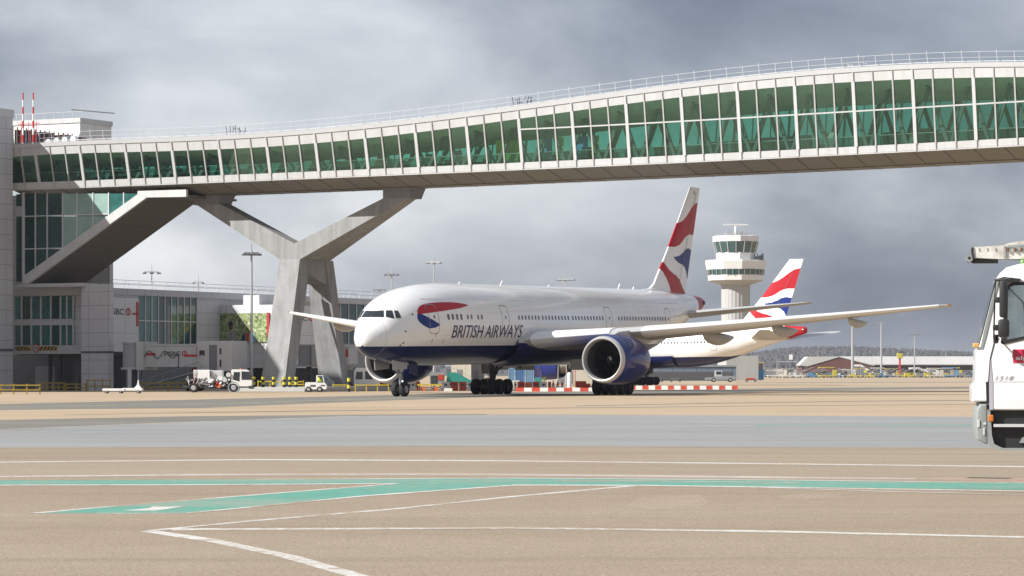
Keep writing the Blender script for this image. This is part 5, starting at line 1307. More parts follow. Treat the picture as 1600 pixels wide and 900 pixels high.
mb = MB(); mb.box(-14.2, 12.2, -.3, 14.3, ZA(573, 760), ZA(570.5, 760)); mb.build('roof', mat('grey_roof', (.24, .26, .28), .6), hb_)
mb = MB(); mb.box(-10, 11, -.1, -.01, .4, 2.2); mb.build('shutter', mat('dark_shutter', (.07, .07, .075), .6), hb_)
def shed(name, label, px0, px1, D, ytop, m, rm, dep=12, extra=None):
    o = thing(name, label, 'building', AT(px0, D)); w_ = (px1-px0)/F*D; h = ZA(ytop, D)
    mb = MB(); mb.box(0, w_, 0, dep, 0, h-.3); mb.build('wall', m, o)
    mb = MB(); mb.box(-.15, w_+.15, -.15, dep+.15, h-.3, h); mb.build('roof', rm, o)
    mb = MB(); mb.box(w_*.3, w_*.55, -.05, -.005, .1, min(2.4, h*.6)); mb.build('door', mat('grey_door', (.2, .2, .21), .6), o)
    return o
shed('cargo_shed', 'pale cream shed seen under the aircraft belly left of the main wheels', 705, 736, 420, 560, panel_mat('cream_sheeting', (.58, .55, .45), 1.2, 50, .06, (.4, .38, .3)), roofw, 9)
shed('cargo_shed', 'grey shed with dark door, right of the cream shed under the belly', 736.5, 756, 425, 562, panel_mat('grey_sheeting', (.28, .28, .29), 1.2, 50, .06, (.2, .2, .2)), roofw, 9)
shed('cargo_shed', 'long beige shed seen low under the aircraft between wheels and engine', 846, 935, 520, 566, panel_mat('beige_sheeting', (.55, .50, .42), 2.4, 50, .08, (.42, .38, .3)), roofw, 14)
shed('cabin', 'small black topped cabin right of the control tower foot', 1179, 1192, 900, 566, mat('dark_cabin', (.06, .055, .06), .6), mat('yellow_roof', (.45, .36, .10), .6), 5)
def container(label, px0, px1, D, y1, m, name='container', cat='container', group=None, ybase=None):
    z0 = 0 if ybase is None else max(0, ZA(ybase, D))
    o = thing(name, label, cat, AT(px0, D), 0, group); w_ = (px1-px0)/F*D; h = ZA(y1, D); mb = MB(); mb.box(.06, w_-.06, .06, 2.3, .16, h-.06)
    q = .06
    x = .2
    while x < w_-.2: mb.box(x, x+.12, -.0, .06, .2, h-.12); x += .26
    mb.build('corrugated_side', m, o)
    mb = MB()
    for a in (0, w_-.12): mb.box(a, a+.12, -.04, .08, 0, h)
    mb.box(0, w_, -.04, .06, h-.12, h); mb.box(0, w_, -.04, .06, .05, .18); mb.build('frame', m, o)
    return o
cblue = mat('container_blue', (.10, .22, .42), .5, 0, .15, 1); clb = mat('container_pale_blue', (.22, .36, .50), .5, 0, .15, 1); cpur = mat('container_violet', (.08, .06, .20), .5, 0, .15, 1); cteal = mat('container_teal', (.02, .22, .20), .5, 0, .15, 1); cdb = mat('container_deep_blue', (.03, .14, .26), .5, 0, .15, 1)
container('pale blue freight container under the belly, right of the main wheels', 794, 804.5, 400, 575, clb)
container('mid blue freight container beside the pale blue one under the belly', 805, 820, 395, 576, cblue)
container('second pale blue container, between the mid blue and violet ones', 820.5, 834, 395, 576, clb)
container('violet freight container at the right end of the blue row', 834.5, 846, 395, 576, cpur)
for i, px in enumerate((1178, 1183.3, 1188.6)): container(['left', 'middle', 'right'][i]+' small deep blue container by the foot of the control tower', px, px+4.9, 880, 577.5, cdb, group='deep blue containers')

# ------------------------------------------------------------------ light masts
def mast(px, py, D, label, arm=1.6, r=.16, heads=4, tp='T', group='floodlight masts'):
    h = ZA(py, D); o = thing('light_mast', label, 'lamp post', AT(px, D), R(random.uniform(-20, 20)), group)
    mb = MB(); mb.tube([(0, 0, 0), (0, 0, h)], [r, r*.55], 10); mb.build('pole', steel, o)
    mb = MB(); mb.bar((-arm, 0, h-.25), (arm, 0, h-.25), .12, .12); mb.tube([(0, 0, h), (0, 0, h+.7)], .05, 6); mb.build('crossarm', steel, o)
    for k in range(heads):
        x = -arm+2*arm*k/(heads-1); mb = MB(); mb.bbox(x-arm*.26, x+arm*.26, -.35, .25, h-.52, h-.32, .04); mb.build('lamp_head', mat('lamp_housing', (.20, .20, .21), .4, .3), o)
    return o
mast(393, 391, 296, 'tall nearest grey lamp mast standing left of the concrete pylon', .75, .17, 4)
mast(237, 422, 400, 'lamp mast above the pier roof right of the tower column', .95, .13, 3)
mast(310, 438, 450, 'small lamp mast above the pier roof, between two taller masts', .7, .13, 2)
mast(612, 425, 430, 'lamp mast with crossarm just left above the aircraft nose', .85, .13, 4)
mast(593, 450, 600, 'tiny lamp mast above the pier roof near the nose', 1.0, .15, 4)
mast(678, 407, 470, 'lamp mast rising from behind the cockpit roof', 1.0, .14, 3)
mast(884, 434, 520, 'lamp mast rising from behind the middle of the fuselage', 1.3, .15, 4)
mast(1332, 496, 1450, 'thick tall floodlight mast in front of the warehouse gable', 2.2, .75, 3)
mast(1377, 504, 1500, 'tall floodlight mast in front of the warehouse roof, second from the gable', 2.6, .6, 4)
mast(1429, 522, 1550, 'shorter floodlight mast before the warehouse, third from the gable', 2.6, .4, 4)
mast(1278, 549, 1900, 'short thin mast left of the warehouse gable', 1.2, .3, 2)
mast(1214, 574, 1400, 'short thin post left of the warehouse', .6, .25, 2)
mast(1418, 551, 1900, 'short mast above the warehouse roof beside the third floodlight', 2.0, .3, 2)
mast(1478, 548, 1900, 'short thin mast above the right part of the warehouse', 1.2, .3, 2)
fr = thing('gantry', 'low grey frame gantry left of the warehouse', 'gantry', AT(1214, 1500)); mb = MB(); mb.bar((0, 0, ZA(565, 1500)), (xw(1246, 1500)-xw(1214, 1500), 0, ZA(565, 1500)), .3, .4); mb.bar((0, 0, 0), (0, 0, ZA(561, 1500)), .3, .3); mb.bar((9.8, 0, 0), (9.8, 0, ZA(565, 1500)), .3, .3); mb.build('frame', steel, fr)
mb = MB(); mb.box(6.0, 7.7, -.4, .4, ZA(562, 1500), ZA(554, 1500)); mb.build('tank', white_v, fr)

# ------------------------------------------------------------------ far ramp equipment
def wheels(o, xs__, r, wdt, y0, y1, m=tyre_m):
    for x in xs__:
        for y in (y0, y1):
            mb = MB(); mb.lathe([(0, -wdt/2), (r*.55, -wdt*.42), (r*.9, -wdt/2), (r, -wdt*.3), (r, wdt*.3), (r*.9, wdt/2), (r*.55, wdt*.42), (0, wdt/2)], 'y', 18, (x, y, r)); w_ = mb.build('wheel', m, o)
            mb = MB(); mb.lathe([(0, -wdt*.52), (r*.5, -wdt*.50), (r*.55, -wdt*.40)], 'y', 14, (x, y, r)); mb.build('rim', rim_m, w_)
def far_stairs(px0, px1, D, ytop, label, m=white_v):
    o = thing('passenger_steps', label, 'aircraft steps', AT(px0, D)); L_ = (px1-px0)/F*D; h = ZA(ytop, D)
    mb = MB(); mb.bar((L_*.25, 0, h-.6), (L_, 0, .9), 2.4, 1.1); mb.box(0, L_*.27, -1.2, 1.2, h-1.2, h-.2); mb.build('flight', m, o)
    mb = MB(); mb.box(L_*.15, L_*.9, -1.1, 1.1, .5, 1.2); mb.bar((L_*.2, 0, 1), (L_*.12, 0, h-1), .4, .4); mb.bar((L_*.45, 0, 1), (L_*.4, 0, h*.7), .4, .4); mb.build('chassis', mat('steps_grey', (.35, .34, .3), .6), o)
    for x in (L_*.25, L_*.8):
        mb = MB(); mb.tube([(x, -1.2, .45), (x, 1.2, .45)], .45, 10); mb.build('wheel', tyre_m, o)
far_stairs(1335, 1370, 1600, 569, 'white mobile steps sloping down right in front of the gable end')
far_stairs(1420, 1473, 1600, 573.5, 'longer white conveyor steps sloping down right before the warehouse')
cols = {'yellow': mat('ramp_yellow', (.50, .42, .05), .5, 0, .15, .6), 'pale': mat('ramp_cream', (.52, .49, .42), .6, 0, .15, .6), 'white': mat('ramp_white', (.62, .62, .60), .5, 0, .1, .6), 'blue': mat('ramp_blue', (.10, .22, .36), .5, 0, .15, .6), 'grey': mat('ramp_grey', (.20, .20, .20), .6, 0, .2, .6)}
def equip(i, px, D, colr, kind, label, group):
    o = thing({'belt': 'belt_loader', 'box': 'cargo_loader', 'van': 'service_van', 'tug': 'baggage_tractor'}[kind], label, {'belt': 'belt loader', 'box': 'cargo loader', 'van': 'van', 'tug': 'baggage tractor'}[kind], AT(px, D), R(random.uniform(-12, 12)), group)
    s = random.uniform(.95, 1.4); m = cols[colr]
    mb = MB()
    if kind == 'belt': mb.box(-2.6*s, 2.6*s, -1, 1, .5, 1.1); mb.build('body', m, o); mb = MB(); mb.bar((-3.4*s, 0, .9), (3.6*s, 0, 3.6*s), 1.0, .35); mb.build('belt', cols['grey'], o); mb = MB(); mb.box(-1.6, -.4, -1, 0, 1.1, 2.2); mb.build('cab', m, o)
    elif kind == 'box': mb.box(-3*s, 3*s, -1.3, 1.3, .6, 1.2); mb.box(-3*s, 2.2*s, -1.25, 1.25, 3.3*s, 3.6*s); mb.build('platform', m, o); mb = MB(); [mb.bar((a, -1, 1.2), (b, -1, 3.3*s), .2, .2) for a, b in ((-2.4, 1.8), (1.8, -2.4), (-2.6, -2.6))]; mb.build('scissor_lift', cols['grey'], o); mb = MB(); mb.bbox(1.6*s, 3*s, -1.3, .2, 1.2, 3.6, .1); mb.build('cab', m, o)
    elif kind == 'van': mb.prism([(-2.4, .4), (2.4, .4), (2.4, 1.2), (1.7, 1.4), (1.0, 2.3), (-2.4, 2.4)], 'y', -1, 1); mb.build('body', m, o); mb = MB(); mb.prism([(.4, 1.4), (1.5, 1.4), (1.0, 2.1), (.4, 2.1)], 'y', -1.02, 1.02); mb.build('window', win_m, o)
    else: mb.prism([(-1.5, .4), (1.5, .4), (1.5, 1.1), (.2, 1.15), (.2, 1.3), (-1.5, 1.3)], 'y', -.75, .75); mb.build('body', m, o); mb = MB(); mb.box(-.9, .2, -.7, .7, 2.0, 2.1); [mb.bar((a, b, 1.2), (a, b, 2.0), .08, .08) for a in (-.85, .15) for b in (-.65, .65)]; mb.build('canopy', m, o)
    for x in (-1.6, 1.6) if kind != 'tug' else (-.95, .95):
        mb = MB(); mb.tube([(x, -1, .42), (x, 1, .42)], .42, 10); mb.build('wheel', tyre_m, o)
rnd = random.Random(11); i = 0; px = 1196
KN = {'belt': 'belt loader', 'box': 'high cargo loader', 'van': 'van', 'tug': 'baggage tractor'}
cnt = {}
while px < 1518:
    colr = rnd.choice(['pale', 'pale', 'white', 'grey'] if px < 1265 else ['yellow', 'grey', 'grey', 'white', 'blue', 'pale', 'yellow', 'grey']); kind = rnd.choice(['belt', 'box', 'van', 'tug', 'box'])
    key = (colr, kind); cnt[key] = cnt.get(key, 0)+1
    area = 'left of the warehouse' if px < 1250 else 'in front of the warehouse'
    equip(i, px, rnd.uniform(1380, 1640), colr, kind, '%s distant %s %s in the ramp equipment row %s' % (ORD[cnt[key]-1], {'pale': 'cream'}.get(colr, colr), KN[kind], area), 'ramp equipment parked far off')
    px += rnd.uniform(3.2, 6); i += 1
ey = thing('loading_crane', 'yellow headed red post lift standing in front of the warehouse', 'lift', AT(1406, 1560)); mb = MB(); mb.bar((0, 0, 0), (0, 0, ZA(560, 1560)), .9, .9); mb.build('post', red, ey); mb = MB(); mb.bbox(-1.5, 1.4, -1, 1, ZA(560, 1560), ZA(548, 1560)-1.2, .2); mb.build('head', cols['yellow'], ey); mb = MB(); mb.box(-.6, 1.7, -1.02, 1.0, ZA(551.5, 1560), ZA(549, 1560)); mb.build('cowl', dark_steel, ey)
mbs = MB(); mbs.add([(xw(1180, 1900), 1750, .02), (xw(2600, 1900), 1750, .02), (xw(2600, 1900)+100, 2600, .02), (xw(1180, 1900), 2600, .02)], [(0, 1, 2, 3)]); setting(mbs.build('grass_strip', mat('dull_grass', (.10, .10, .04), .95, 0, .3, .05)))
mbs = MB(); mbs.add([(-900, 2600, .03), (2400, 2600, .03), (2400, 5900, .03), (-900, 5900, .03)], [(0, 1, 2, 3)]); setting(mbs.build('grass_strip', mat('dull_grass', (.10, .10, .04), .95, 0, .3, .05)))

# ------------------------------------------------------------------ barriers under and beyond the airliner
red_b = mat('barrier_red', (.52, .06, .03), .5, 0, .12, 2); white_b = mat('barrier_white', (.70, .68, .64), .5, 0, .08, 2); oran = mat('barrier_orange', (.55, .14, .05), .5, 0, .12, 2)
def kerb_block(px0, px1, D, h, m, label, group):
    w_ = (px1-px0)/F*D; o = thing('traffic_barrier', label, 'barrier', AT(px0, D), 0, group)
    mb = MB(); mb.prism([(0, 0), (.42, 0), (.36, h*.45), (.28, h), (.14, h), (.06, h*.45)], 'x', .01, w_-.01); mb.build('block', m, o); return o
x = 806; k = 0; cr_, cw_ = 0, 0
while x < 926:
    redb = k % 2 == 0; nm_ = 'red' if redb else 'white'
    if redb: cr_ += 1
    else: cw_ += 1
    kerb_block(x, x+12.4, 292, .36, red_b if redb else white_b, '%s low %s kerb block from the left, between main wheels and engine' % (ORD[(cr_ if redb else cw_)-1], nm_), 'red and white kerb blocks'); x += 12.6; k += 1
x = 984; k = 0; cr_, cw_ = 0, 0
while x < 1152:
    redb = k % 2 == 0; wd_ = 9.6 if redb else 10.4; nm_ = 'red' if redb else 'white'
    if redb: cr_ += 1
    else: cw_ += 1
    kerb_block(x, x+wd_-.6, 327, .42, red_b if redb else white_b, '%s low %s kerb block from the left, right of the near engine' % (ORD[(cr_ if redb else cw_)-1], nm_), 'red and white kerb blocks'); x += wd_; k += 1
def water_barrier(px0, px1, D, m, label):
    w_ = (px1-px0)/F*D; o = thing('plastic_barrier', label, 'barrier', AT(px0, D), 0, 'tall plastic barriers under the aircraft')
    mb = MB(); mb.prism([(-.25, 0), (.25, 0), (.25, .18), (.12, .5), (.12, .9), (-.12, .9), (-.12, .5), (-.25, .18)], 'x', .03, w_-.03); mb.build('shell', m, o)
    mb = MB(); mb.lathe([(0, -.01), (.12, -.01), (.12, .0)], 'y', 12, (w_/2, -.13, .6)); mb.build('fork_hole', dark_steel, o)
seq = [(641, 650, 1, 'first tall white'), (650.5, 657, 0, 'first tall red'), (690, 703, 1, 'second tall white'), (704, 716.5, 0, 'left of a pair of tall red'), (717, 729, 0, 'right of a pair of tall red'), (729.5, 739, 1, 'third tall white'), (803, 807.5, 1, 'fourth tall white'), (808, 820.5, 0, 'third tall red'), (832, 843.5, 0, 'fourth tall red'), (844, 855, 1, 'fifth tall white'), (856, 861.5, 0, 'narrow tall red')]
for a, b, wq, lb in seq: water_barrier(a, b, 305, white_b if wq else red_b, lb+' plastic barrier under the aircraft, counting from the nose')
for i, (a, b) in enumerate(((862, 868), (869, 874.5), (876, 881))):
    o = thing('traffic_cone', ['left', 'middle', 'right'][i]+' one of three red and white cones beneath the wing root', 'cone', AT(a+2.5, 306), 0, 'cones under the wing'); mb = MB()
    for z0, r0, r1, mm in ((0.05, .24, .2, 0), (.3, .2, .14, 1), (.55, .14, .09, 0), (.8, .09, .04, 1)): mb.mi(mm).lathe([(r0, z0), (r1, z0+.25)], 'z', 14)
    mb.mi(0).box(-.28, .28, -.28, .28, 0, .05); mb.build('cone', [red_b, white_b], o)
o = thing('orange_tank', 'round orange drum between two red barriers beneath the fuselage', 'drum', AT(826, 303)); mb = MB(); mb.lathe([(0, 0), (.32, 0), (.36, .1), (.36, .75), (.3, .85), (0, .88)], 'z', 20); mb.build('drum', oran, o)
o = thing('baggage_cart', 'red cargo dolly with drawbar just left of the near engine', 'cart', AT(899, 310)); mb = MB(); mb.box(0, 1.1, -.5, .5, .35, .95); mb.box(.5, 1.5, -.4, .4, .25, .7); mb.build('body', red_b, o); mb = MB(); mb.bar((1.5, 0, .4), (2.4, 0, .4), .1, .1); mb.build('drawbar', dark_steel, o); wheels(o, (.3, 1.2), .2, .12, -.5, .5)
o = thing('white_block', 'small white block on the ground left of the far main wheels', 'block', AT(694, 288)); mb = MB(); mb.bbox(0, .78, 0, .5, 0, .32, .03); mb.build('block', white_b, o)
# trestles with bright yellow tops and orange lamps
for i, (a, b) in enumerate(((652, 670), (671, 691))):
    D = 296; o = thing('trestle_barrier', ['left', 'right'][i]+' low yellow topped trestle with orange boxes behind the nose wheels', 'barrier', AT(a, D), 0, 'yellow trestles behind the nose wheels'); w_ = (b-a)/F*D
    mb = MB(); mb.bar((0, 0, .62), (w_, 0, .62), .08, .16); mb.build('rail', yellow, o)
    for x in (.15, w_-.15): mb = MB(); mb.bar((x, -.2, 0), (x, 0, .6), .06, .06); mb.bar((x, .2, 0), (x, 0, .6), .06, .06); mb.build('leg', mat('brown_steel', (.2, .13, .06), .6), o)
    mb = MB(); mb.box(w_*.3, w_*.7, .05, .4, .02, .45); mb.build('box', oran, o)
o = thing('passenger_steps', 'green mobile steps seen under the belly before the cream shed', 'aircraft steps', AT(697, 335)); mb = MB(); mb.prism([(0, .6), (2.9, .6), (2.9, .9), (1.1, 1.85), (.2, 1.85)], 'y', -.8, .8); mb.build('flight', mat('steps_green', (.03, .26, .21), .5, 0, .15, 2), o)
mb = MB(); mb.bar((1.1, -.8, 2.3), (2.9, -.8, 1.2), .05, .05); mb.bar((.2, -.8, 2.3), (1.1, -.8, 2.3), .05, .05); mb.build('handrail', steel, o); wheels(o, (.5, 2.4), .3, .2, -.75, .75)
o = thing('ground_power_unit', 'cluttered grey and red service cart just right of the far intake', 'service cart', AT(672, 340)); mb = MB(); mb.mi(0).box(0, 1.6, -.5, .5, .5, 1.9); mb.mi(1).box(.9, 1.5, -.55, -.45, 1.0, 1.6); mb.mi(2).box(.1, .8, -.55, -.45, .6, 1.5); mb.build('body', [mat('cart_grey', (.30, .31, .30), .5), red_b, dark_steel], o); wheels(o, (.3, 1.3), .25, .15, -.5, .5)
for i, px in enumerate((848.5, 872, 885, 899)):
    o = thing('fence_post', ['dark leaning post beneath the fuselage', 'thin grey fence post under the wing root, left', 'thin grey fence post under the wing root, middle', 'thin orange fence post under the wing root, right'][i], 'post', AT(px-7 if i == 0 else px, 380), 0, 'posts under the fuselage'); mb = MB(); mb.tube([(0, 0, 0), (0, 0, 3.0)], .09 if i == 0 else .05, 8); mb.build('post', [dark_steel, steel, steel, oran][i], o)
o = thing('shrub', 'small yellow green shrub in front of the beige shed', 'shrub', AT(846, 420)); mb = MB()
for k in range(260):
    a, b, r = random.uniform(0, 6.28), random.uniform(0, 1), random.uniform(.3, .62); p = Vector((r*math.cos(a), r*math.sin(a), .25+b*1.0)); q = [p+Vector((random.uniform(-.09, .09), random.uniform(-.09, .09), random.uniform(-.09, .09))) for _ in range(3)]; mb.add(q, [(0, 1, 2)])
mb.build('foliage', mat('yellow_green_leaf', (.20, .22, .04), .8, 0, .4, 3), o)
# crates beyond the barriers
for i, (a, b, y1, m, lb) in enumerate(((836, 846, 590, cteal, 'teal crate with lid below the violet container'), (886, 893, 582, white_v, 'upright white cylinder like tank beneath the wing'), (801, 812, 594.5, cols['pale'], 'cream bundle on the ground by the pale blue container'))):
    D = 372; o = thing('crate' if i != 1 else 'water_tank', lb, 'crate' if i != 1 else 'tank', AT(a, D)); w_ = (b-a)/F*D; h = ZA(y1, D)
    mb = MB()
    if i == 1: mb.lathe([(0, 0), (w_/2, 0), (w_/2, h-.15), (w_/3, h), (0, h)], 'z', 18, (w_/2, 0, 0))
    else: mb.bbox(0, w_, 0, .8, 0, h, .05)
    mb.build('body', m, o)
# dollies and tug on the apron to the right
for i, (px, D) in enumerate(((1018, 640), (1046, 640), (1164, 650))):
    o = thing('baggage_dolly', ['low dark baggage dolly just right of the near engine', 'low dark baggage dolly, second right of the near engine', 'low red loaded dolly right of the grey tow tractor'][i], 'dolly', AT(px, D), 0, 'dollies on the far apron')
    mb = MB(); mb.box(0, 2.6, -.8, .8, .35, .5); mb.build('deck', dark_steel, o); mb = MB(); mb.box(.3, 2.1, -.6, .6, .5, .85); mb.build('load', [mat('tarpaulin', (.12, .13, .12), .8), mat('tarpaulin', (.12, .13, .12), .8), red_b][i], o); wheels(o, (.4, 2.2), .2, .12, -.7, .7)
    mb = MB(); mb.bar((2.6, 0, .4), (3.6, 0, .3), .08, .08); mb.build('drawbar', dark_steel, o)
o = thing('tow_tractor', 'grey tow tractor with tall cab on the apron right of the engine', 'tow tractor', AT(1114, 640)); mb = MB(); mb.prism([(-1.6, .5), (4.6, .5), (4.6, 1.2), (3.0, 1.3), (-.2, 1.0), (-1.6, .9)], 'y', -1, 1); mb.build('chassis', mat('tractor_grey', (.25, .26, .28), .5), o)
mb = MB(); mb.bbox(.4, 1.9, -.9, .9, 1.1, 2.4, .08); mb.build('cab', mat('tractor_pale', (.42, .43, .45), .5), o); mb = MB(); mb.box(.6, 1.7, -.93, -.9, 1.6, 2.2); mb.build('window', win_m, o); wheels(o, (.1, 3.6), .45, .3, -.9, .9)

# ------------------------------------------------------------------ foot of the pylon: bollards and rails
byel = mat('bollard_yellow', (.62, .55, .04), .5, 0, .1, 2)
def bollard(px, D, z0, label, h=.95, r=.15):
    o = thing('bollard', label, 'bollard', AT(px, D, z0), 0, 'yellow and black bollards')
    for k in range(4): mb = MB(); mb.tube([(0, 0, h*k/4), (0, 0, h*(k+1)/4)], r, 12); mb.build('band', black if k % 2 == 0 else byel, o)
bp = [377, 386, 394, 396.5, 411, 427.5, 444, 453, 462.5]
for i, px in enumerate(bp): bollard(px, 279.5, .46, '%s yellow and black bollard from the left on the concrete plinth' % ORD[i])
bollard(545, 286, 0, 'yellow and black bollard standing alone right of the pylon back leg', 1.3)
def guard(px0, px1, D, label, h=.55, rails=2, m=yellow, z0=0, posts=3, group='yellow guard rails'):
    o = thing('guard_rail', label, 'guard rail', AT(px0, D, z0), 0, group); w_ = (px1-px0)/F*D
    for k in range(rails): mb = MB(); z = h*(k+1)/rails; mb.bar((0, 0, z), (w_, 0, z), .06, .10); mb.build('rail', m, o)
    for k in range(posts): mb = MB(); x = w_*k/(posts-1); mb.box(x-.05, x+.05, .04, .14, 0, h+.12); mb.build('post', m, o)
guard(452, 474, 282, 'yellow guard rail behind the bollards at the pylon foot', .5, 2, z0=.46)
guard(403, 440, 290, 'thin yellow rail low behind the pylon front leg', .5, 1, z0=.46)
guard(520, 544, 292, 'stacked yellow guard rail between tug and lone bollard', .62, 3, posts=2)
guard(555, 607, 290, 'long yellow rail on short posts beneath the far engine', .62, 1, posts=4)
amb = mat('shaded_yellow_paint', (.30, .205, .015), .6, 0, .2, 2)  # yellow darkened to paint shade onto the left hand rails
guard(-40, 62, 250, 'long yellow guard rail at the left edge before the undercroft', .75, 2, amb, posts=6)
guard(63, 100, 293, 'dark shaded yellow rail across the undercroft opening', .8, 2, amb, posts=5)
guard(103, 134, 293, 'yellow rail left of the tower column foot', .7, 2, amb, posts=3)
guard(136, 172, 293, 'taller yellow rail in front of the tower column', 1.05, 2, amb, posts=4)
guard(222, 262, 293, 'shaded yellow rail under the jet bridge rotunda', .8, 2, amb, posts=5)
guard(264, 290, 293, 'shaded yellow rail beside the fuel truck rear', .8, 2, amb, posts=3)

# ------------------------------------------------------------------ service vehicles at the pier
DV = 277
def VX_(px): return (px-285)/F*DV
ft = thing('fuel_dispenser_truck', 'white airport fuel dispenser truck with exposed hoses left of the pylon', 'truck', AT(285, DV))
a, b = VX_(361), VX_(393)
mb = MB(); mb.prism([(a, .55), (b, .55), (b+.02, 1.05), (b-.28, 1.95), (b-.5, 2.08), (a+.1, 2.1), (a, 1.95)], 'y', 0, 1.9); mb.build('cab', white_v, ft)
mb = MB(); mb.prism([(a+.95, 1.15), (b-.0, 1.15), (b-.27, 1.88), (a+.95, 1.92)], 'y', -.02, -.001); mb.prism([(b+.0, 1.12), (b+.03, 1.12), (b-.25, 1.92), (b-.28, 1.92)], 'y', .1, 1.8); mb.build('windscreen', win_m, ft)
mb = MB(); mb.prism([(a+.2, 1.15), (a+.75, 1.0), (a+.8, 1.85), (a+.25, 1.85)], 'y', -.025, -.001); mb.build('window', win_m, ft)
mb = MB(); mb.box(0, b-.1, .3, 1.6, .42, .62); mb.box(b-.25, b+.08, -.05, 1.95, .32, .6); mb.build('chassis', dark_steel, ft)
mb = MB(); mb.bbox(VX_(309), VX_(328), 0, 1.8, 1.25, 2.05, .04); mb.build('tank_box', white_v, ft)
mb = MB(); mb.bbox(VX_(329), VX_(347), .3, 1.7, 1.3, 2.0, .05); mb.bbox(VX_(302), VX_(308.5), .2, 1.7, 1.3, 2.05, .05); mb.build('filter_housing', alu, ft)
mb = MB(); mb.bbox(VX_(325), VX_(334), -.1, .3, .85, 1.25, .03); mb.build('control_panel', white_v, ft)
rnd = random.Random(5)
mb = MB()
for k in range(26):
    x = rnd.uniform(.6, a-.2); z = rnd.uniform(.5, 1.3); mb.tube([(x, -.05, z), (x+rnd.uniform(-.4, .4), rnd.uniform(-.12, .1), z+rnd.uniform(-.3, .6)), (x+rnd.uniform(-.5, .5), .1, rnd.uniform(.5, 1.5))], rnd.uniform(.03, .07), 6)
mb.build('pipework', steel, ft)
for k, (px, z, m) in enumerate(((345, 1.3, white_v), (351, 1.15, alu), (338, .75, red), (342, .62, oran), (357, 1.6, alu), (334, .8, dark_steel))):
    mb = MB(); mb.lathe([(0, -.1), (.22, -.1), (.22, .1), (0, .1)], 'y', 16, (VX_(px), -.05, z)); mb.build('hose_reel', m, ft)
for q in ((0.95, .3), (1.45, -.2)): mb = MB(); mb.bar((q[0], .1, .7), (q[0]+q[1], .1, 1.95), .1, .05); mb.build('ladder_rail', alu, ft)
wheels(ft, (1.0, VX_(365)), .42, .28, .12, 1.7)
mb = MB(); mb.lathe([(.44, -.02), (.52, -.02), (.52, .2), (.44, .2)], 'y', 20, (VX_(365), .0, .46)); mb.build('mudguard', mat('mudguard_blue', (.30, .38, .42), .5), ft)
mb = MB(); mb.tube([(a+.8, .9, 2.1), (a+.8, .9, 2.22)], .08, 10); mb.build('beacon', oran, ft)

DG = 279
tg = thing('baggage_tug', 'small white airport tug driven by a person, by the pylon back leg', 'tug', AT(475.5, DG)); tw_ = 35/F*DG
mb = MB(); mb.prism([(.05, .28), (2.0, .28), (2.05, .55), (1.95, .80), (1.72, .88), (1.12, .88), (1.12, .92), (.12, .92), (.05, .75)], 'y', 0, 1.15); mb.build('body', white_v, tg)
mb = MB(); mb.box(1.10, 1.72, .0, 1.15, 1.50, 1.56); mb.bar((1.13, .04, .9), (1.13, .04, 1.5), .09, .08); mb.bar((1.13, 1.1, .9), (1.13, 1.1, 1.5), .09, .08); mb.bar((1.78, .04, .85), (1.68, .04, 1.5), .05, .05); mb.bar((1.78, 1.1, .85), (1.68, 1.1, 1.5), .05, .05); mb.build('cab_frame', white_v, tg)
mb = MB(); mb.prism([(1.80, .88), (1.82, .88), (1.72, 1.48), (1.70, 1.48)], 'y', .08, 1.06); mb.build('windscreen', clear_glass('tug_glass', (.7, .75, .75), .08), tg)
mb = MB(); mb.box(.55, 1.05, -.01, 0, .50, .68); mb.box(1.5, 1.9, -.012, 0, .56, .68); mb.build('grille', mat('dark_grille', (.08, .08, .085), .6), tg)
mb = MB(); mb.box(1.18, 1.55, .2, .95, .6, .95); mb.build('seat', black, tg)
wheels(tg, (.38, 1.40), .27, .2, .05, 1.1)
# seated driver
def skin_body(name, joints, edges_, radii, mats_, root, par=None, loc=(0, 0, 0), lvl=1):
    me = bpy.data.meshes.new(name); me.from_pydata(joints, edges_, []); o = bpy.data.objects.new(name, me); C.objects.link(o); o.location = loc
    md = o.modifiers.new('skin', 'SKIN'); md.use_smooth_shade = True
    for i, r in enumerate(radii): me.skin_vertices[0].data[i].radius = (r, r) if not isinstance(r, tuple) else r
    me.skin_vertices[0].data[root].use_root = True
    s_ = o.modifiers.new('sub', 'SUBSURF'); s_.levels = lvl; s_.render_levels = lvl
    dg = bpy.context.evaluated_depsgraph_get(); ev = bpy.data.meshes.new_from_object(o.evaluated_get(dg)); o.modifiers.clear(); o.data = ev
    for m in mats_: ev.materials.append(m)
    if par: o.parent = par
    return o
hv = mat('hi_vis_yellow', (.50, .62, .03), .6, 0, .08, 3); skn = mat('face_skin', (.45, .28, .20), .6); trs = mat('dark_trousers', (.03, .035, .05), .8)
pj = [(0, 0, 0), (.0, 0, .18), (.02, 0, .38), (.04, 0, .46), (.06, 0, .54), (.08, 0, .66), (.02, -.19, .40), (.16, -.23, .20), (.36, -.16, .22), (.02, .19, .40), (.16, .23, .20), (.36, .16, .22), (.38, -.11, 0), (.42, -.11, -.36), (.38, .11, 0), (.42, .11, -.36), (.50, -.11, -.38), (.50, .11, -.38)]
pe = [(0, 1), (1, 2), (2, 3), (3, 4), (4, 5), (2, 6), (6, 7), (7, 8), (2, 9), (9, 10), (10, 11), (0, 12), (12, 13), (0, 14), (14, 15), (13, 16), (15, 17)]
pr = [(.15, .13), (.15, .12), (.16, .12), .055, .085, .09, .06, .045, .035, .06, .045, .035, .075, .05, .075, .05, .045, .045]
dl = AT(475.5, DG)+Vector((1.28, .55, .92))
body = skin_body('person', pj, pe, pr, [hv, skn, trs], 0, None, dl)
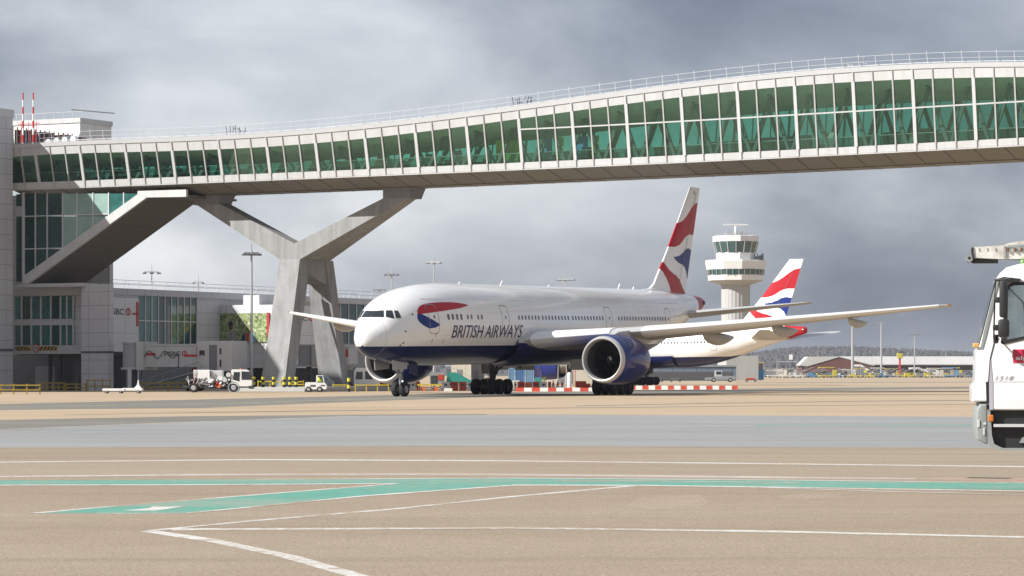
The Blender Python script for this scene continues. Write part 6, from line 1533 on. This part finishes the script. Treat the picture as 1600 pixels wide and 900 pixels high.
for p in body.data.polygons:
    c = p.center; p.material_index = 1 if c.z > .45 or c.x > .33 and c.z > .1 else 2 if c.z < .03 and c.x > .1 else 0
tag(body, 'person in a yellow high visibility jacket sitting at the wheel of the white tug', 'person')
mb = MB(); mb.lathe([(.001, .775), (.06, .76), (.10, .70), (.105, .62), (.09, .58)], 'z', 16, (.055, 0, 0)); mb.build('hair', mat('dark_hair', (.03, .02, .015), .8), body)
# van behind the tug and minibus left of the engine
def van(px0, px1, D, ytop, label, m, flip=False):
    o = thing('parked_van', label, 'van', AT(px0, D)); L_ = (px1-px0)/F*D; h = ZA(ytop, D)
    f = (lambda x: L_-x) if flip else (lambda x: x)
    pr_ = [(0, .35), (L_, .35), (L_, .95), (L_-.35, 1.1), (L_-.75, h-.15), (L_-1.0, h), (.2, h), (0, h-.35)]
    mb = MB(); mb.prism([(f(x), z) for x, z in pr_], 'y', 0, 1.9); mb.build('body', m, o)
    for q in ([(.15, 1.15), (min(.9, L_*.35), 1.15), (min(.9, L_*.35), h-.4), (.25, h-.4)], [(L_*.45, 1.15), (L_-.55, 1.15), (L_-.85, h-.35), (L_*.45, h-.35)]):
        mb = MB(); mb.prism([(f(x), z) for x, z in q], 'y', -.02, -.003); mb.build('window', win_m, o)
    wheels(o, (L_*.2, L_*.8), .33, .2, .1, 1.8); mb = MB(); mb.box(-.05, L_+.05, -.03, 1.93, .32, .5); mb.build('bumper', dark_steel, o); return o
van(497, 521, 295, 585, 'blue grey van parked behind the white tug', mat('blue_grey_paint', (.30, .32, .37), .35, coat=.4))
van(553, 592, 297, 574.5, 'white high roofed minibus parked left of the far engine', white_v)
# hydrant trailer on the apron
tr = thing('equipment_trailer', 'flat white equipment trailer with raised drawbar on the apron edge', 'trailer', AT(160, 262)); L_ = 62/F*262
mb = MB(); mb.bbox(0, L_*.55, 0, 1.2, .2, .42, .03); mb.bbox(L_*.5, L_, .1, 1.1, .22, .46, .03); mb.build('deck', white_v, tr)
mb = MB(); mb.prism([(L_-.75, .46), (L_-.15, .46), (L_-.32, .75), (L_-.35, 1.15), (L_-.42, 1.15), (L_-.5, .72)], 'y', .4, .8); mb.build('drawbar', white_v, tr); wheels(tr, (.3, L_*.45, L_*.9), .13, .12, .05, 1.15)

# ------------------------------------------------------------------ near truck at the right edge
DK = 42.0; SK = F/DK
def KX(px): return (px-1519)/SK
def KZ(py): return CH+(HY-py)/SK
wt = mat('truck_white', (.80, .80, .80), .25, 0, .02, 1.5, coat=.5, fine=.03); tg_ = mat('truck_grey_plastic', (.27, .29, .28), .5, 0, .08, 4); tb = mat('truck_black_plastic', (.022, .023, .024), .5, 0, .2, 4)
tk = thing('airport_truck', 'near white lift truck cab cut by the right edge with black mirrors', 'truck', Vector(((1519-800)/SK, DK, 0)), R(-7.5))
def side(pts): return [(KX(x), KZ(y)) for x, y in pts]
XB = KX(1735)
cab_p = side([(1520, 628), (1519, 606), (1521, 600), (1524, 598), (1526, 546), (1530, 541), (1536, 520), (1557, 436), (1562, 427), (1572, 418), (1590, 413), (1612, 410), (1660, 407), (1735, 406), (1735, 641), (1545, 641), (1543, 628)])
def rounded_prism(prof, y0, y1, r, name, m, par):
    bm = bmesh.new(); vs = [bm.verts.new((x, y0, z)) for x, z in prof]; f = bm.faces.new(vs); ex = bmesh.ops.extrude_face_region(bm, geom=[f])
    for v in [g for g in ex['geom'] if isinstance(g, bmesh.types.BMVert)]: v.co.y = y1
    bm.normal_update(); es = [e for e in bm.edges if abs(e.verts[0].co.y-e.verts[1].co.y) < 1e-6]
    bmesh.ops.bevel(bm, geom=es, offset=r, segments=3, affect='EDGES', profile=.5, clamp_overlap=True); mb = MB(); mb.from_bm(bm, True); return mb.build(name, m, par, sharp=30)
rounded_prism(cab_p, 0, 2.3, .045, 'cab', wt, tk)
# door, drawn by its gaps
def strip(pts, w_, m, name, y=-.006, par=tk, t=.004):
    mb = MB(); q = side(pts)
    for a, b in zip(q, q[1:]): mb.bar((a[0], y, a[1]), (b[0], y, b[1]), t, w_) if abs(b[0]-a[0]) > abs(b[1]-a[1]) else mb.box(min(a[0], b[0])-w_/2, max(a[0], b[0])+w_/2, y-t/2, y+t/2, a[1], b[1])
    return mb.build(name, m, par)
mb = MB(); q = side([(1553, 536), (1547, 560), (1544, 600), (1545, 641)])
for a, b in zip(q, q[1:]): mb.prism([(a[0]-.008, a[1]), (a[0]+.008, a[1]), (b[0]+.008, b[1]), (b[0]-.008, b[1])], 'y', -.006, -.001)
mb.build('door_gap', tb, tk)
mb = MB(); mb.box(KX(1545), KX(1700), -.006, -.001, KZ(596.6), KZ(595.8)); mb.build('door_crease', mat('crease_grey', (.6, .6, .6), .4), tk)
mb = MB(); mb.prism(side([(1540, 597), (1543, 596), (1544, 628), (1541, 629)]), 'y', -.01, .02); mb.build('wheel_arch_trim', tb, tk)
mb = MB(); mb.prism(side([(1525.5, 545), (1532, 541), (1536, 522), (1557, 436), (1560, 441), (1540, 527), (1535, 545)]), 'y', -.012, .3); mb.build('windscreen_pillar', tg_, tk)
mb = MB(); mb.prism(side([(1529, 541), (1534, 521), (1554, 440), (1557, 436), (1558, 438), (1533, 541)]), 'y', .1, 2.2); mb.build('windscreen', win_m, tk)
# side window with rubber surround
def rr_poly(pts, r): return pts
mb = MB(); mb.prism(side([(1563, 536), (1568, 538), (1640, 521), (1645, 515), (1645, 446), (1638, 441), (1582, 441), (1575, 445), (1571.5, 452), (1570, 470)]), 'y', -.012, -.002); mb.build('window_surround', tb, tk)
cabgl = mat('cab_side_glass', (.16, .20, .22), .05, 0, .5, 1.6, spec=.9)
mb = MB(); mb.prism(side([(1573, 531), (1640, 517), (1641, 450), (1636, 446), (1584, 446), (1577, 449), (1574.5, 456)]), 'y', -.018, -.013); mb.build('side_window', cabgl, tk)
mb = MB(); mb.prism(side([(1560, 446), (1560, 435), (1568, 433), (1594, 436), (1592, 441), (1577, 441.5), (1568, 446)]), 'y', -.05, -.01); mb.build('wind_deflector', tb, tk)
# mirrors
mb = MB(); mb.tube([(KX(1560), -.05, KZ(436)), (KX(1554), -.26, KZ(438)), (KX(1553), -.28, KZ(470)), (KX(1551.5), -.28, KZ(528)), (KX(1555), -.22, KZ(535)), (KX(1560), -.03, KZ(530))], .012, 10); mb.build('mirror_arm', tb, tk)
mb = MB(); mb.tube([(KX(1554), -.26, KZ(439)), (KX(1575), -.30, KZ(437))], .016, 8); mb.build('mirror_arm', tb, tk)
for n_, (x0, x1, y0, y1) in enumerate(((1560, 1572.5, 439, 497), (1558, 1575, 499.5, 528))):
    mb = MB(); mb.bbox(KX(x0), KX(x1), -.40, -.24, KZ(y1), KZ(y0), .035); mr = mb.build('mirror', tb, tk); mr.data.polygons.foreach_set('use_smooth', [True]*len(mr.data.polygons))
for x, y in ((1554, 469), (1550, 512)):
    mb = MB(); mb.bbox(KX(x), KX(x+9), -.31, -.25, KZ(y+5), KZ(y-4), .015); mb.build('mirror_clamp', tb, tk)
mb = MB(); mb.bbox(KX(1551), KX(1559), -.25, -.15, KZ(537), KZ(523), .02); mb.build('mirror_mount', tb, tk)
mb = MB(); mb.bbox(KX(1520), KX(1530), .02, .12, KZ(543.5), KZ(536), .015); mb.build('marker_lamp', mat('amber_lens', (.62, .36, .12), .3), tk)
mb = MB(); mb.lathe([(0, 0), (.05, 0), (.05, .05), (.03, .08), (0, .09)], 'z', 12, (KX(1600), .5, KZ(412))); mb.build('beacon', mat('green_lens', (.12, .25, .06), .3), tk)
# badge and number
mb = MB(); mb.box(KX(1582), KX(1640), -.008, -.002, KZ(567), KZ(546)); bd = mb.build('badge', mat('badge_red', (.58, .03, .08), .4), tk)
mb = MB(); put_text(mb, 'alpha', lambda u, v: (KX(1586)+u*(KX(1622)-KX(1586)), -.011, KZ(564.5)+v*(KZ(556)-KZ(564.5))), bold=.02); mb.build('badge_lettering', white_v, bd)
mb = MB(); put_text(mb, '1518', lambda u, v: (KX(1554.5)+u*(KX(1583)-KX(1554.5)), -.009, KZ(594)+v*(KZ(587.5)-KZ(594))), shear=.35, spacing=1.15); mb.build('number_lettering', mat('badge_chrome', (.20, .20, .21), .3, .5), tk)
# bumper, step well, wheels, chassis
rounded_prism(side([(1531, 631), (1526, 640), (1524, 668), (1527, 687), (1538, 693), (1543, 694), (1542, 631)]), -.0, 2.3, .03, 'bumper', tg_, tk)
mb = MB(); mb.box(KX(1531), KX(1544), .05, 2.25, KZ(632), KZ(627)); mb.build('bumper_gap', tb, tk)
mb = MB(); mb.prism(side([(1543, 641), (1547, 641), (1549.5, 680), (1553, 694), (1567, 700), (1735, 700), (1735, 703.5), (1564, 703.5), (1548, 699), (1545, 690)]), 'y', -.02, .12); mb.build('step_frame', tg_, tk)
mb = MB(); mb.prism(side([(1545, 641.5), (1735, 641.5), (1735, 700), (1566, 700), (1552, 693), (1548, 680)]), 'y', .10, .4); mb.build('step_well', tb, tk)
mb = MB(); mb.box(KX(1552), KX(1735), -.02, .10, KZ(667), KZ(662.5)); mb.build('step', alu, tk)
mb = MB(); mb.box(KX(1575), KX(1735), -.0, .12, KZ(694), KZ(686)) if False else mb.prism(side([(1592, 692), (1597, 683), (1735, 686), (1735, 694)]), 'y', .06, .13); mb.build('lower_step', tg_, tk)
mb = MB(); mb.bbox(KX(1543.5), KX(1552), -.03, .02, KZ(659), KZ(648), .015); mb.build('indicator', mat('orange_lens', (.55, .16, .03), .25, coat=.5), tk)
for x0, x1, y0, y1 in ((1527, 1531, 656, 668), (1536.5, 1541, 660, 664), (1536, 1539, 669, 680)):
    mb = MB(); mb.bbox(KX(x0), KX(x1), -.015, .03, KZ(y1), KZ(y0), .006); mb.build('bumper_lamp', mat('lamp_lens', (.55, .56, .55), .15), tk)
mb = MB(); mb.box(KX(1560), 7.5, .7, 1.6, .75, 1.0); mb.build('chassis', dark_steel, tk)
mb = MB(); mb.bbox(XB+.3, 7.4, .0, 2.35, 1.05, 2.9, .05); mb.build('body_box', wt, tk)
wheels(tk, (KX(1735)-.2, 5.6), .48, .28, .16, 2.15)
# boom above the cab
bo = mat('rusty_white_boom', (.62, .58, .50), .6, 0, .28, 7, tint=(.66, .63, .58), fine=.25)
mb = MB(); mb.prism(side([(1521, 382.5), (1570, 380), (1576, 377), (1600, 373), (1735, 366), (1735, 402), (1564, 401.5), (1521, 399.5)]), 'y', .75, 1.25); mb.build('boom', bo, tk)
mb = MB(); mb.prism(side([(1519.5, 384), (1522, 382), (1524, 400), (1521, 400.5)]), 'y', .73, 1.27); mb.build('boom_end_plate', tb, tk)
mb = MB(); q = side([(1515, 399.5), (1561, 403)]); mb.tube([(KX(1519), 1, KZ(403)), (KX(1561), 1, KZ(404))], .032, 14); mb.box(KX(1522), KX(1562), .9, 1.1, KZ(407.5), KZ(401)); mb.build('cylinder', tb, tk)
mb = MB(); mb.lathe([(0, -.16), (.055, -.16), (.055, .16), (0, .16)], 'y', 20, (KX(1516), 1, KZ(399.5))); rl = mb.build('roller', tg_, tk)
mb = MB(); mb.lathe([(0, -.166), (.02, -.166), (.02, .166), (0, .166)], 'y', 12, (KX(1516), 1, KZ(399.5))); mb.build('roller_pin', tb, rl)
mb = MB(); mb.bar((KX(1576), .74, KZ(382)), (KX(1735), .74, KZ(371)), .02, .03); mb.bar((KX(1584), .74, KZ(386)), (KX(1735), .74, KZ(381)), .03, .05); mb.box(KX(1570), KX(1573), .72, .76, KZ(400), KZ(381)); mb.build('boom_rail', tg_, tk)
for x in (1532, 1545, 1558):
    for y in (385.5, 388.5): mb = MB(); mb.lathe([(0, -.01), (.008, -.01), (.008, 0)], 'y', 8, (KX(x), .75, KZ(y))); mb.build('bolt', tb, tk)
for x in (1575, 1586, 1596): mb = MB(); mb.bbox(KX(x), KX(x+3.5), .70, .76, KZ(390), KZ(384), .01); mb.build('boom_bracket', mat('rust_brown', (.14, .06, .03), .8), tk)

mb = MB(); mb.bbox(KX(1650), KX(1668), -.03, .0, KZ(560), KZ(555), .008); mb.build('door_handle', tb, tk)
mb = MB(); mb.prism(side([(1547.5, 560), (1551, 600), (1551, 640), (1545.5, 640.5), (1545, 600)]), 'y', -.0075, -.0065); mb.build('door_edge_strip', mat('lilac_grey_edge', (.42, .40, .46), .4), tk)  # lilac grey strip down the door's front edge

# ------------------------------------------------------------------ air
me = bpy.data.meshes.new('haze'); me.from_pydata([(x, y, z) for z in (-1, 62) for y in (-70, 5950) for x in (-3480, 3480)], [], [(0, 2, 3, 1), (4, 5, 7, 6), (0, 1, 5, 4), (2, 6, 7, 3), (0, 4, 6, 2), (1, 3, 7, 5)])
hz = bpy.data.objects.new('haze', me); C.objects.link(hz); hz['kind'] = 'stuff'
m = bpy.data.materials.new('air'); m.use_nodes = True; t = m.node_tree; t.nodes.clear(); o_ = t.nodes.new('ShaderNodeOutputMaterial'); pv = t.nodes.new('ShaderNodeVolumePrincipled')
pv.inputs['Color'].default_value = (.86, .90, .97, 1); pv.inputs['Density'].default_value = .00006; pv.inputs['Anisotropy'].default_value = .2
t.links.new(pv.outputs[0], o_.inputs['Volume']); me.materials.append(m)
